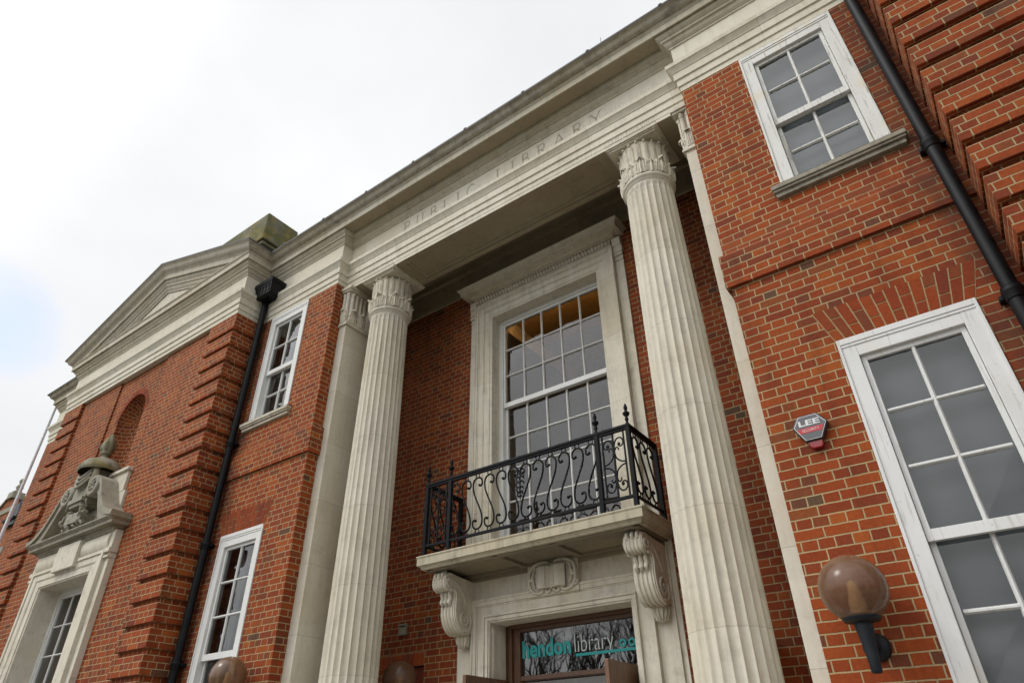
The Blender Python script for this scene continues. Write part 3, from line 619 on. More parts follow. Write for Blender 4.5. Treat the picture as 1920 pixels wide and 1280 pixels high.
# ------------------------------------------------------------------ pilasters (antae)
def pilaster(sg):
    X = lambda a, b: (min(sg*a, sg*b), max(sg*a, sg*b))
    p = MB(); p.box(*X(2.745, 2.905), .172, .86, 0, 7.30); o = p.build('pilaster', mat_stone('pilaster_stone_left' if sg < 0 else 'pilaster_stone_right', joint_v=.80, dirt=.2, streak=.2, voff=.25), B, bevel=.004)
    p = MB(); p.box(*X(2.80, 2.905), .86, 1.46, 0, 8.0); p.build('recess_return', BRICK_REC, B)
    c = MB(); c.box(*X(2.752, 2.905), .180, .85, 7.30, 7.93)
    c.box(*X(2.715, 2.905), .145, .89, 7.285, 7.312); c.box(*X(2.725, 2.905), .155, .88, 7.312, 7.345)
    def fl(p0, d, nrm, z0, z1, w, out, ribs):
        rows = []
        for i in range(15):
            t = min(i/11, 1.); q = max(0, (i-11)/3); z = z0+(z1-z0)*t-(z1-z0)*.14*q*q; o_ = .008+.012*sin(pi*t)+out*t**4+out*.5*sin(q*pi/2)
            wid = w*(1-.1*t)*(1 if t < .8 or not ribs else 1-1.5*(t-.8)*2*.8)*(1+(.12*sin(t*5*pi) if ribs else 0)); row = []
            for j in range(13):
                u = (j/12-.5)*2; dd = o_+.016*(abs(cos(u*pi*2.5)) if ribs else (1-u*u)**.5)-.012*u*u
                row.append((p0[0]+d[0]*u*wid/2+nrm[0]*dd, p0[1]+d[1]*u*wid/2+nrm[1]*dd, z))
            rows.append(row)
        c.grid(rows, None, False)
    sx = sg*2.752; n_ = (-sg, 0)
    for k in range(8):
        y = .225+.082*k; fl((sx, y), (0, 1), n_, 7.40, 7.90, .070, .012, 0)
        c.lathe([(0, .02), (.015, .014), (.02, 0), (.015, -.014), (0, -.02)], (sx-sg*.030, y, 7.878), 8)
    for k in range(4): fl((sx-sg*.012, .26+.165*k), (0, 1), n_, 7.345, 7.58, .155, .034, 3)
    for k in range(2): fl((sg*(2.785+.075*k), .180), (1, 0), (0, -1), 7.40, 7.90, .064, .012, 0); c.lathe([(0, .02), (.015, .014), (.02, 0), (.015, -.014), (0, -.02)], (sg*(2.785+.075*k), .150, 7.878), 8)
    fl((sg*2.82, .168), (1, 0), (0, -1), 7.345, 7.58, .130, .034, 3)
    c.build('pilaster_capital', STONE_CAP, o)
    a = MB(); a.box(*X(2.70, 2.91), .128, .90, 7.915, 7.945); a.box(*X(2.68, 2.915), .108, .91, 7.945, 7.998); a.build('pilaster_abacus', STONE, o, bevel=.004)
pilaster(-1); pilaster(1)

# ------------------------------------------------------------------ sash windows
def panes(mb, xs, zs, y):
    for a, b in zip(xs, xs[1:]):
        for c, d in zip(zs, zs[1:]):
            j = [random.uniform(-.0038, .0038) for _ in range(4)]
            mb.face([(a, y+j[0], c), (b, y+j[1], c), (b, y+j[2], d), (a, y+j[3], d)])
def sash(parent, x0, x1, z0, z1, y, cols, rows, st=.045, top=.05, bot=.06, bar=.022, mat=PAINT, depth=.042, glass=True):
    s = MB(); s.box(x0, x0+st, y, y+depth, z0, z1); s.box(x1-st, x1, y, y+depth, z0, z1); s.box(x0+st, x1-st, y+.001, y+depth, z0, z0+bot); s.box(x0+st, x1-st, y+.001, y+depth, z1-top, z1)
    gx0, gx1, gz0, gz1 = x0+st, x1-st, z0+bot, z1-top; xs = [gx0+(gx1-gx0)*i/cols for i in range(cols+1)]; zs = [gz0+(gz1-gz0)*i/rows for i in range(rows+1)]
    for x in xs[1:-1]: s.prism([(x-bar/2, y+.022), (x-bar*.22, y+.004), (x+bar*.22, y+.004), (x+bar/2, y+.022), (x+bar/2, y+.036), (x-bar/2, y+.036)], 'z', gz0, gz1)
    for z in zs[1:-1]:
        for a, b in zip(xs, xs[1:]): s.prism([(y+.022, z-bar/2), (y+.004, z-bar*.22), (y+.004, z+bar*.22), (y+.022, z+bar/2), (y+.036, z+bar/2), (y+.036, z-bar/2)], 'x', a+bar*.3, b-bar*.3)
    o = s.build('sash', mat, parent, bevel=.0025)
    gm = MB(); panes(gm, xs, zs, y+.028); gm.build('glass', GLASS, parent)
    return o
def bay_window(sg, z0, z1, mrz, rows, upper, mat, casing_label):
    X = lambda a, b: (min(sg*a, sg*b), max(sg*a, sg*b))
    x0, x1 = X(3.556, 4.494); f = MB(); y = -.004; cw = .122
    f.box(x0, x0+cw, y, .13, z0, z1); f.box(x1-cw, x1, y, .13, z0, z1); f.box(x0+cw, x1-cw, y+.001, .13, z1-.165, z1-.0); f.box(x0+cw, x1-cw, y+.002, .13, z0-.02, z0+.02)
    f.box(x0, x0+.022, y-.012, y, z0, z1); f.box(x1-.022, x1, y-.012, y, z0, z1); f.box(x0+.022, x1-.022, y-.012, y+.001, z1-.05, z1); f.box(x0+.022, x1-.022, y-.006, y+.001, z1-.075, z1-.05)
    o = f.build('sash_window', mat, B, bevel=.004)
    a, b = x0+cw, x1-cw
    sash(o, a+.003, b-.003, mrz-.035, z1-.16, .030, 2, rows, .036, .045, .075, .032, mat)
    sash(o, a+.003, b-.003, z0+.015, mrz+.01, .078, 2, rows, .036, .03, .055, .032, mat)
    rm = MB(); rm.box(x0-.5 if sg > 0 else x0-.2, x1+.2, .14, 2.2, z0-.3, z1+.1, 'y'); rm.build('room', INT, o)
    if upper:
        s = MB(); a, b = X(3.468, 4.590); a, b = a, b
        s.box(a, b, -.085, .05, z0-.060, z0-.012); s.box(a+.008, b-.008, -.070, .05, z0-.085, z0-.060); s.box(a+.022, b-.022, -.045, .05, z0-.130, z0-.085); s.face([(a, -.085, z0-.012), (b, -.085, z0-.012), (b, .02, z0+.018), (a, .02, z0+.018)])
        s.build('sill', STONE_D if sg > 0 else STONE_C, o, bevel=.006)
    else:
        s = MB(); a, b = X(3.468, 4.590); s.box(a, b, -.085, .05, z0-.13, z0-.012); s.build('sill', STONE_C, o, bevel=.006)
    if sg > 0:
        bl = MB(); bl.face([(x0, .22, z0), (x1, .22, z0), (x1, .22, z1-.04 if not upper else z1), (x0, .22, z1-.04 if not upper else z1)]); bl.build('blind', BLIND, o)
    else:
        cu = MB(); rows_ = []
        for zz in (z0, z1):
            rows_.append([(x0+.02+.36*i/40, .26+.03*sin(i*.9), zz) for i in range(41)])
        cu.grid(rows_, None, True); rows_ = [[(x1-.02-.16*i/20, .26+.03*sin(i*.9), zz) for i in range(21)] for zz in (z0, z1)]; cu.grid(rows_, None, True)
        cu.build('curtain', CURT, o)
        if upper:
            lm = MB(); lm.box(x1-.30, x1-.13, .75, .78, z0+.30, z0+.58); lm.build('room_lamp', mat_emit('lit_room_lamp', (1., .80, .50), 3.), o)
    return o
bay_window(1, 6.065, 8.03, 6.925, 2, True, PAINT_OLD, ''); bay_window(1, 1.44, 4.353, 2.83, 3, False, PAINT, '')
bay_window(-1, 6.065, 8.03, 6.925, 2, True, PAINT_NEW, ''); bay_window(-1, 1.44, 4.353, 2.83, 3, False, PAINT_NEW, '')

# ------------------------------------------------------------------ tall window over the balcony
s = MB()
def arch_frame(mb, half_o, half_i, z0, zt_o, zt_i, y, steps, yback):
    # steps: list of (fraction of width from inside, y front)
    W = half_o-half_i
    for k in range(len(steps)):
        f0, yy = steps[k]; f1 = steps[k+1][0] if k+1 < len(steps) else 1.
        a, b = half_i+W*f0, half_i+W*f1; ta, tb = zt_i+(zt_o-zt_i)*f0, zt_i+(zt_o-zt_i)*f1
        mb.box(-b, -a, yy, yback, z0, tb); mb.box(a, b, yy, yback, z0, tb); mb.box(-a, a, yy+.0007, yback, ta, tb)
arch_frame(s, 1.19, .905, 3.72, 7.62, 7.33, 0, [(0., 1.402), (.10, 1.394), (.42, 1.387), (.46, 1.382), (.74, 1.374), (.80, 1.362), (.92, 1.352)], 1.5)
W5 = s.build('balcony_window', STONE_V, B, bevel=.003)
s = MB(); s.box(-.906, -.896, 1.405, 1.70, 3.72, 7.335); s.box(.896, .906, 1.405, 1.70, 3.72, 7.335); s.box(-.9, .9, 1.405, 1.70, 7.325, 7.335); s.build('reveal', STONE, W5)
for sg in (-1, 1):
    s = MB(); a, b = (sg*1.19, sg*1.315) if sg > 0 else (sg*1.315, sg*1.19)
    s.box(a, b, 1.425, 1.5, 3.72, 7.62)
    s.box(a, b+.012 if sg > 0 else b, 1.395, 1.5, 7.50, 7.60); s.box(a if sg > 0 else a-.012, b, 1.405, 1.5, 7.44, 7.50); s.box(a, b, 1.412, 1.5, 7.36, 7.385); s.box(a, b, 1.38, 1.5, 7.60, 7.745)
    s.build('side_strip', STONE, W5, bevel=.004)
s = MB(); PW = [(-1.145, 1.47), (-1.145, 1.40), (1.145, 1.40), (1.145, 1.47)]
s.sweep(PW, [(-.02, 7.62), (.024, 7.62), (.024, 7.642), (.008, 7.648), (.030, 7.73), (.068, 7.735), (.068, 7.75)]); 
s.sweep(PW, [(.068, 7.75), (.10, 7.752), (.10, 7.775), (.14, 7.785), (.212, 7.79), (.212, 7.835), (.222, 7.84), (.234, 7.862), (.258, 7.888), (.258, 7.902), (.0, 7.92)])
s.build('window_cornice', STONE_C, W5, weld=True)
s = MB(); x = -1.15
while x < 1.16:                                              # row of upright carved leaves under the cornice
    rows = []
    for t, wd, o_ in ((0, .9, 0.), (.45, 1., .006), (.8, .55, .009), (1., .12, .008)):
        z = 7.648+.078*t; y = 1.373-.032*t
        rows.append([(x-.021*wd, y+.002, z), (x, y-.016-o_, z), (x+.021*wd, y+.002, z)])
    s.grid(rows, None, False); x += .054
s.build('leaf_enrichment', STONE, W5)
s = MB(); s.box(-.90, -.832, 1.575, 1.70, 3.9, 7.33); s.box(.832, .90, 1.575, 1.70, 3.9, 7.33); s.box(-.832, .832, 1.576, 1.70, 7.262, 7.33); s.box(-.9, .9, 1.50, 1.72, 3.86, 3.96); s.build('box_frame', PAINT_NEW, W5, bevel=.004)
sash(W5, -.832, .832, 5.845, 7.262, 1.598, 5, 3, .030, .036, .07, .026, PAINT_NEW)
sash(W5, -.832, .832, 3.96, 5.90, 1.645, 5, 4, .034, .05, .09, .026, PAINT_NEW)
r = MB(); r.box(-2.6, 2.6, 1.72, 6.5, 3.6, 7.62, 'yZ'); r.build('reading_room', WALL_I, W5)
r = MB(); r.face([(-2.6, 1.72, 7.62), (2.6, 1.72, 7.62), (2.6, 6.5, 7.62), (-2.6, 6.5, 7.62)]); r.box(-2.6, -.95, 1.9, 6.4, 7.35, 7.61); r.build('room_ceiling', CEIL_P, W5)
r = MB(); r.face([(-.94, 1.74, 7.60), (2.6, 1.74, 7.60), (2.6, 2.9, 7.60), (-.94, 2.9, 7.60)]); r.face([(-2.6, 1.74, 7.345), (-.96, 1.74, 7.345), (-.96, 2.5, 7.345), (-2.6, 2.5, 7.345)]); r.build('ochre_cove', CEIL_O, W5)
r = MB(); r.box(-.8, 1.7, 1.74, 1.79, 7.51, 7.54); r.build('ceiling_lamp', WARM, W5)

# ------------------------------------------------------------------ balcony slab and console brackets
s = MB(); PB = [(-1.40, 1.5), (-1.40, .755), (1.40, .755), (1.40, 1.5)]
rows = s.sweep(PB, [(-.05, 3.565), (.0, 3.565), (.006, 3.572), (.010, 3.582), (.028, 3.600), (.030, 3.606), (.048, 3.608), (.048, 3.688), (.052, 3.692), (.058, 3.704), (.054, 3.716), (-.755, 3.722)])
s.face([(-1.42, .755, 3.7155), (1.42, .755, 3.7155), (1.42, 1.5, 3.723), (-1.42, 1.5, 3.723)])
SLAB = s.build('balcony', mat_stone('balcony_stone', col=(.50, .45, .34), dirt=.6, streak=.55, grime=(.16, .135, .095)), B, weld=True)
s = MB()                                                     # soffit: three sunk panels between ribs
s.face([(-1.36, .80, 3.578), (1.36, .80, 3.578), (1.36, 1.46, 3.578), (-1.36, 1.46, 3.578)])
for x in (-1.36, -.40, .33, 1.29): s.box(x, x+.07, .79, 1.46, 3.545, 3.58)
s.box(-1.36, 1.36, .79, .85, 3.546, 3.58); s.box(-1.36, 1.36, 1.33, 1.46, 3.546, 3.58); s.box(-1.34, 1.34, 1.36, 1.46, 3.50, 3.547)
s.build('balcony_soffit', mat_stone('shaded_balcony_stone', col=(.24, .205, .15), dirt=.4, grime=(.10, .085, .06)), SLAB, bevel=.006)  # shade under the balcony is put into this darker stone colour
def bracket(sg):
    x0, x1 = (1.135, 1.335) if sg > 0 else (-1.335, -1.135)
    prof = crom([(v[0], v[1], 0) for v in [(1.40, 3.50), (1.10, 3.52), (.94, 3.535), (.885, 3.50), (.868, 3.435), (.885, 3.37), (.935, 3.345), (.99, 3.36), (1.035, 3.335), (1.045, 3.275), (1.040, 3.225), (1.036, 3.15), (1.05, 3.07), (1.09, 2.99), (1.15, 2.935), (1.225, 2.915), (1.30, 2.92), (1.36, 2.94), (1.40, 2.95)]], 5)
    s = MB(); s.prism([(p.x, p.y) for p in prof], 'x', x0, x1, True)
    o = s.build('console_bracket', STONE, SLAB); es = o.modifiers.new('edges', 'EDGE_SPLIT'); es.split_angle = math.radians(50)
    d = MB()
    for xs_ in (x0-.006, x1+.006):                            # spirals and rims on both cheeks
        pts = []
        for i in range(60):
            a = -pi*.6+i/59*2*pi*1.75; r = .125*(1-i/59*.86); pts.append((xs_, 1.225+r*cos(a), 3.065+r*sin(a)))
        d.tube(pts, .0135, 6)
        d.lathe([(0, .014), (.022, .009), (.028, 0)], (xs_, 1.225, 3.065), 12, 'x'); d.lathe([(0, -.014), (.022, -.009), (.028, 0)], (xs_, 1.225, 3.065), 12, 'x')
        d.tube([(xs_, p.x+.022, p.y) for p in prof[30:75]], .011, 6)
        pts = [(xs_, .945+.058*(1-i/40*.8)*cos(pi*.9+i/40*9), 3.435+.062*(1-i/40*.8)*sin(pi*.9+i/40*9)) for i in range(41)]; d.tube(pts, .010, 6)
        d.tube(crom([(xs_, 1.0, 3.46, ), (xs_, 1.12, 3.40), (xs_, 1.20, 3.30), (xs_, 1.24, 3.22)], 6), .010, 6)
    for k in range(4):                                        # reeds down the front
        xx = x0+.03+.0467*k; d.tube([(xx, p.x-.001, p.y) for p in prof[46:80]], .0135, 6)
    for k in range(5): 
        xx = x0+.02+.04*k; d.tube([(xx, p.x+.002, p.y) for p in prof[12:32]], .013, 6)
    for k in (-1, 0, 1):                                      # acanthus leaf between the scrolls
        xm = (x0+x1)/2+k*.055; d.tube(crom([(xm, 1.005, 3.365), (xm, 1.0, 3.32), (xm*1., 1.015, 3.27), (xm, .995, 3.225), (xm, 1.02, 3.205)], 5), [.024]*6+[.026]*10+[.02]*5, 6)
        d.tube(crom([(xm, .92, 3.555), (xm, .885, 3.53), (xm, .862, 3.50), (xm, .872, 3.47)], 5), .020, 6)
    d.build('bracket_carving', STONE, o)
    k = MB(); xm = (x0+x1)/2; k.lathe([(0, 2.79), (.035, 2.80), (.066, 2.835), (.078, 2.88), (.07, 2.925), (.05, 2.95)], (xm, 1.335, 0), 16); k.box(x0+.03, x1-.03, 1.335, 1.40, 2.80, 2.95)
    for q in range(7):
        a = pi+q*pi/6; k.tube(crom([(xm+.06*cos(a), 1.335+.06*sin(a), 2.945), (xm+.082*cos(a), 1.335+.08*sin(a), 2.88), (xm+.05*cos(a), 1.335+.05*sin(a), 2.81), (xm, 1.335, 2.785)], 4), .011, 5)
    k.build('bracket_pendant', STONE, o)
bracket(-1); bracket(1)

# ------------------------------------------------------------------ doorway
s = MB()
def door_arch(mb):
    W = .245; hi = .90; ti = 3.03
    for f0, f1, yy in ((0., .06, 1.388), (.06, .22, 1.372), (.22, .30, 1.352), (.30, .66, 1.385), (.66, .72, 1.376), (.72, .90, 1.360), (.90, 1., 1.350)):
        a, b = hi+W*f0, hi+W*f1; ta, tb = ti+.26*f0, ti+.26*f1
        mb.box(-b, -a, yy, 1.5, .25, tb); mb.box(a, b, yy, 1.5, .25, tb); mb.box(-a, a, yy+.0007, 1.5, ta, tb)
door_arch(s); DOOR = s.build('doorway', STONE, B, bevel=.003)
s = MB(); s.box(-1.15, 1.15, 1.395, 1.5, 3.30, 3.55); s.box(-1.15, 1.15, 1.372, 1.5, 3.286, 3.302)
for sg in (-1, 1):
    a, b = (1.146, 1.35) if sg > 0 else (-1.35, -1.146); s.box(a, b, 1.40, 1.5, .25, 3.55); s.box(*((1.345, 1.40) if sg > 0 else (-1.40, -1.345)), 1.43, 1.5, .25, 3.56)
s.build('door_frieze', STONE, DOOR, bevel=.003)
s = MB(); s.box(-.907, -.899, 1.39, 1.80, .25, 3.035); s.box(.899, .907, 1.39, 1.80, .25, 3.035); s.box(-.9, .9, 1.39, 1.80, 3.028, 3.036)
s.box(-.90, -.888, 1.45, 1.68, .4, 2.97); s.build('door_reveal', STONE, DOOR)
s = MB(); s.box(-.90, -.70, 1.70, 1.80, .25, 3.03); s.box(.765, .90, 1.70, 1.80, .25, 3.03); s.box(-.70, .765, 1.702, 1.80, 2.945, 3.03); s.box(-.70, .765, 1.70, 1.80, 2.445, 2.495); s.box(-.83, -.79, 1.66, 1.70, .25, 2.99); s.box(-.83, .83, 1.66, 1.70, 2.985, 3.03)
FR = s.build('door_frame', WOOD, DOOR, bevel=.006)
s = MB(); s.face([(-.70, 1.735, 2.495), (.765, 1.735, 2.495), (.765, 1.735, 2.945), (-.70, 1.735, 2.945)]); s.build('transom_glass', mat_glass('transom_pane', (.60, .60, .57), 1.82, .1), DOOR)
text('transom_lettering', 'hendon', TEAL, DOOR, .2, (-.685, 1.728, 2.680), .645, .0065, .0008, height=.185)
text('transom_lettering', 'library', VWHITE, DOOR, .2, (.008, 1.728, 2.676), .475, -.0035, .0008, height=.222)
s = MB(); s.box(.017, .762, 1.727, 1.7285, 2.634, 2.662)
for cx in (.590, .695):
    pts = [(cx+.030*cos(a), 1.7275, 2.722+.030*sin(a)) for a in [2*pi*i/24 for i in range(25)]]; rows = [[(cx+r*cos(2*pi*i/24), 1.7272, 2.712+r*sin(2*pi*i/24)) for i in range(24)] for r in (.020, .041)]; s.grid(rows, None, False, True)
s.build('transom_motif', TEAL, DOOR)
for sg, xx in ((-1, -.895), (1, .80)):
    s = MB(); a, b = xx, xx+.045
    y0 = .93 if sg < 0 else .905
    s.box(a, b, y0, 1.70, .27, 2.462); s.box(a-.006, b+.006, y0+.1, 1.60, .45, 1.1); s.box(a-.006, b+.006, y0+.1, 1.60, 1.25, 2.3)
    lf = s.build('door_leaf', WOOD_L, DOOR, bevel=.006)
    h = MB(); h.tube([(xx+.0225-.06*sg, y0+.08, 1.1), (xx+.0225-.06*sg, y0+.08, 1.45)], .012, 8); h.build('door_handle', IRON, lf)
r = MB(); r.box(-1.6, 1.6, 1.82, 4.2, .25, 2.44, 'y'); r.build('lobby', mat_plain('lobby_paint', (.70, .72, .73), .8), DOOR)
r = MB(); r.box(-1.6, 1.6, 1.82, 4.2, 2.47, 3.3, 'y'); r.build('dark_void', INT, DOOR)  # closed box added behind the fanlight so the glass reads dark
r = MB(); r.box(-.8, .8, 2.6, 2.8, 2.40, 2.437); r.build('lobby_light', WHITE_L, DOOR)
# carved open book in a scrolled cartouche
s = MB(); s.box(-.325, .335, 1.345, 1.40, 3.212, 3.56); CART = s.build('book_plinth', STONE, DOOR, bevel=.004)
s = MB(); rows = []
for z in (3.275, 3.50):
    row = []
    for i in range(25):
        u = i/24*2-1; x = .005+.185*u; d = .066*sin(min(.03+abs(u)*.86, 1.)*pi)**.7+.012*max(0, 1-abs(abs(u)-.62)*9); row.append((x, 1.342-.010-d, z))
    rows.append(row)
s.grid(rows, None, True); rows2 = [rows[0], [(p[0], 1.345, p[2]) for p in rows[0]]]; s.grid(rows2, None, False); s.grid([rows[1], [(p[0], 1.345, p[2]) for p in rows[1]]], None, False)
for sg in (-1, 1): s.face([(.005+sg*.185, 1.33, 3.275), (.005+sg*.185, 1.345, 3.275), (.005+sg*.185, 1.345, 3.50), (.005+sg*.185, 1.33, 3.50)])
for sg in (-1, 1):
    for u in (.30, .46): s.tube([(.005+sg*.185*u, 1.342-.072, 3.285), (.005+sg*.185*u, 1.342-.072, 3.49)], .0045, 5)
s.tube([(.16, 1.318, 3.27), (.16, 1.318, 3.505)], .022, 10); s.tube([(.005, 1.322, 3.262), (.005, 1.322, 3.27)], .02, 8)
s.build('carved_book', STONE, CART)
s = MB()
for sg in (-1, 1):
    def q(pts, r): s.tube(crom([(.005+sg*x, 1.332, z) for x, z in pts], 6), r, 6)
    q([(.04, 3.545), (.10, 3.56), (.20, 3.55), (.27, 3.51), (.30, 3.44), (.285, 3.39), (.255, 3.40), (.262, 3.43)], .020)
    q([(.30, 3.44), (.305, 3.36), (.28, 3.29), (.22, 3.245), (.15, 3.24), (.12, 3.265), (.145, 3.285), (.165, 3.27)], .018)
    q([(.215, 3.52), (.245, 3.46), (.245, 3.36), (.22, 3.30)], .013)
    q([(.02, 3.26), (.05, 3.235), (.085, 3.245), (.08, 3.27)], .015)
    q([(.31, 3.33), (.325, 3.30), (.30, 3.27), (.29, 3.29)], .012)
s.build('cartouche_scrolls', STONE, CART)
g = MB(); g.box(-3.6, 3.6, -.6, 1.5, 0., .12); g.box(-2.8, 2.8, -.25, 1.5, .12, .252); g.build('portico_steps', STONE, B, bevel=.01)

# ------------------------------------------------------------------ pavilions
def quoins(mb, x0, x1, y0, y1):
    z = 5.045-.3*17; 
    while z < 7.9:
        zt = z+.230 if z < 7.6 else 8.05
        mb.box(x0, x1, y0, y1, max(z, 0), zt); z += .3
def left_pavilion():
    w = MB()
    wall(w, -6.99, -4.86, 0, 8.05, -.412, [(-6.991, -6.50, -1, 4.75)] if False else [], .1)
    wall(w, -10.82, -8.63, 0, 8.05, -.412, [(-8.70, -8.63, 0, 4.30, 0.)], .1)
    w.face([(-8.63, -.412, 4.3), (-8.63, -.38, 4.3), (-8.63, -.38, 8.05), (-8.63, -.412, 8.05)]); w.face([(-6.99, -.412, 0), (-6.99, -.38, 0), (-6.99, -.38, 8.05), (-6.99, -.412, 8.05)])
    w.face([(-4.86, -.412, 0), (-4.86, .0, 0), (-4.86, 0, 8.05), (-4.86, -.412, 8.05)]); w.face([(-10.82, -.412, 0), (-10.82, .0, 0), (-10.82, 0, 8.05), (-10.82, -.412, 8.05)])
    wall(w, -8.63, -6.99, 0, 5.75, -.38, [(-8.63+.001, -7.0, 0, 4.30, .0)], .0)
    cx, R, zs_ = -7.815, .455, 7.07
    wall(w, -8.63, -6.99, 5.75, 8.05, -.38, [(cx-R-.001, cx+R+.001, 5.75, 7.62, 0.)], .0)
    n = 24
    for i in range(n):
        a0, a1 = pi*i/n, pi*(i+1)/n
        w.face([(cx+R*cos(a0), -.38, zs_+R*sin(a0)), (cx+R*cos(a0), -.38, 7.62), (cx+R*cos(a1), -.38, 7.62), (cx+R*cos(a1), -.38, zs_+R*sin(a1))])
    w.build('pavilion_wall', BRICK_PAV, B)
    q = MB(); quoins(q, -5.58, -4.82, -.47, .02); q.build('quoins', BRICK_PAV, B, bevel=.004, seg=1)
    q = MB(); quoins(q, -10.86, -10.09, -.47, .02); q.build('quoins', BRICK_PAV, B, bevel=.004, seg=1)
    nm = MB(); m_ = 28                                          # niche: half-round shaft and ribbed conch
    rows, uvr = [], []
    for z in (5.75, zs_): rows.append([(cx+R*cos(pi*k/m_), -.38+.66*R*sin(pi*k/m_), z) for k in range(m_+1)]); uvr.append([(R*pi*k/m_, z) for k in range(m_+1)])
    nm.grid(rows, uvr, True)
    rows, uvr = [], []
    for i in range(13):
        ph = pi/2*(i/12)*.995
        rr = R*cos(ph); h = R*sin(ph)
        rows.append([(cx+R*cos(pi*k/m_), -.38+rr*sin(pi*k/m_), zs_+h*sin(pi*k/m_)) for k in range(m_+1)])
    # conch as fan: pole at front springing, meridians radiate from the centre of the back
    rows, uvr = [], []
    for k in range(33):
        th = pi*k/32                                            # angle in the front plane
        rows.append([(cx+R*cos(th)*sin(f), -.38+.66*R*cos(f), zs_+R*sin(th)*sin(f)) for f in [pi/2*j/12 for j in range(13)]]); uvr.append([(R*pi/2*j/12, th*R*1.0) for j in range(13)])
    nm.grid(rows, uvr, True); nm.face([(cx-R, -.38, 5.75), (cx+R, -.38, 5.75)]+[(cx+R*cos(pi*k/8), -.38+.66*R*sin(pi*k/8), 5.75) for k in range(1, 8)])
    nm.build('niche', BRICK_PAV, B)
    ri = MB(); nn = 22
    for i in range(nn):
        a0, a1 = pi*i/nn+.012, pi*(i+1)/nn-.012
        ri.prism([(cx+R*cos(a0), zs_+R*sin(a0)), (cx+(R+.105)*cos(a0), zs_+(R+.105)*sin(a0)), (cx+(R+.105)*cos(a1), zs_+(R+.105)*sin(a1)), (cx+R*cos(a1), zs_+R*sin(a1))], 'y', -.385, -.37)
    ri.build('niche_arch', BISL, B)
    # aedicule window
    ax = -7.84; s = MB(); yw = -.412
    W, hi, ti, dz = .47, .82, 4.18, .44
    for f0, f1, yy in ((0., .05, -.505), (.05, .42, -.520), (.42, .47, -.53), (.47, .82, -.535), (.82, 1., -.555)):
        a, b = hi+.36*f0, hi+.36*f1; ta, tb = ti+.27*f0, ti+.27*f1
        s.box(ax-b, ax-a, yy, -.33, 1.0, tb); s.box(ax+a, ax+b, yy, -.33, 1.0, tb); s.box(ax-a, ax+a, yy+.0007, -.33, ta, tb)
    o = s.build('pavilion_window', STONE, B, bevel=.004)
    for sg in (-1, 1):
        s = MB(); a, b = (ax+1.18, ax+1.30) if sg > 0 else (ax-1.30, ax-1.18)
        s.box(a, b, -.50, -.40, 1.0, 4.45); s.box(a-.01, b+.01, -.54, -.40, 4.32, 4.36); s.box(a-.01, b+.02, -.55, -.40, 4.40, 4.47); s.box(a, b, -.52, -.40, 4.47, 4.74)
        s.build('surround_strip', STONE, o, bevel=.006)
    s = MB(); n2 = 10                                            # cushion frieze with a plain tablet
    rows = []
    for i in range(n2+1):
        a = pi*i/n2; rows.append([(ax-1.19, -.47-.085*sin(a), 4.45+.145*(1-cos(a))), (ax+1.19, -.47-.085*sin(a), 4.45+.145*(1-cos(a)))])
    s.grid(rows, None, True)
    for q in (0, 1): s.face([r_[q] for r_ in rows])
    s.build('pulvinated_frieze', STONE, o)
    s = MB(); s.box(ax-.36, ax+.36, -.60, -.45, 4.33, 4.73); s.build('tablet', STONE, o, bevel=.006)
    s = MB(); PC = [(ax-1.22, -.38), (ax-1.22, -.50), (ax+1.22, -.50), (ax+1.22, -.38)]
    s.sweep(PC, [(-.05, 4.72), (.03, 4.72), (.05, 4.75), (.08, 4.765), (.08, 4.79), (.17, 4.80), (.17, 4.845), (.19, 4.86), (.22, 4.885), (.22, 4.905), (-.1, 4.94)])
    s.build('window_cornice', STONE_D, o, weld=True)
    for sg in (-1, 1):                                            # swan-neck halves ending in rosette scrolls
        s = MB(); top = crom([(1.42, 4.92, 0), (1.20, 4.97, 0), (.98, 5.12, 0), (.80, 5.36, 0), (.66, 5.58, 0), (.50, 5.68, 0)], 6)
        poly_t = [(p.x, p.y) for p in top]; poly_b = [(p.x-.02, max(p.y-.20, 4.915)) for p in reversed(top)]
        s.prism([(ax+sg*x, z) for x, z in poly_t+poly_b], 'y', -.70, -.42)
        s.prism([(ax+sg*x, z) for x, z in [(p.x+.02, p.y+.045) for p in top]+[(p.x, p.y-.03) for p in reversed(top)]], 'y', -.735, -.42)
        s.lathe([(0, -.74), (.05, -.755), (.07, -.735), (.10, -.735), (.11, -.75), (.165, -.75), (.18, -.73), (.18, -.42)], (ax+sg*.44, 0, 5.56), 24, 'y')
        for k in range(8): 
            a = 2*pi*k/8; s.tube([(ax+sg*.44+.03*cos(a), -.745, 5.56+.03*sin(a)), (ax+sg*.44+.095*cos(a), -.75, 5.56+.095*sin(a))], .018, 5)
        s.build('swan_neck_scroll', STONE_MM, o)
    s = MB(); s.box(ax-.30, ax+.30, -.50, -.36, 5.62, 5.86); s.box(ax-1.0, ax+.98, -.455, -.36, 4.92, 5.45); s.box(ax-.70, ax+.90, -.46, -.36, 5.45, 5.80); s.box(ax-.72, ax+.93, -.50, -.36, 5.80, 5.86); s.build('back_panel', STONE, o, bevel=.005)
    s = MB(); s.box(ax-.20, ax+.20, -.72, -.42, 5.02, 5.18); s.box(ax-.24, ax+.24, -.76, -.42, 5.36, 5.43); s.box(ax-.20, ax+.20, -.73, -.42, 5.30, 5.36)
    s.box(ax-.24, ax+.24, -.72, -.42, 5.43, 5.92)
    random.seed(11)
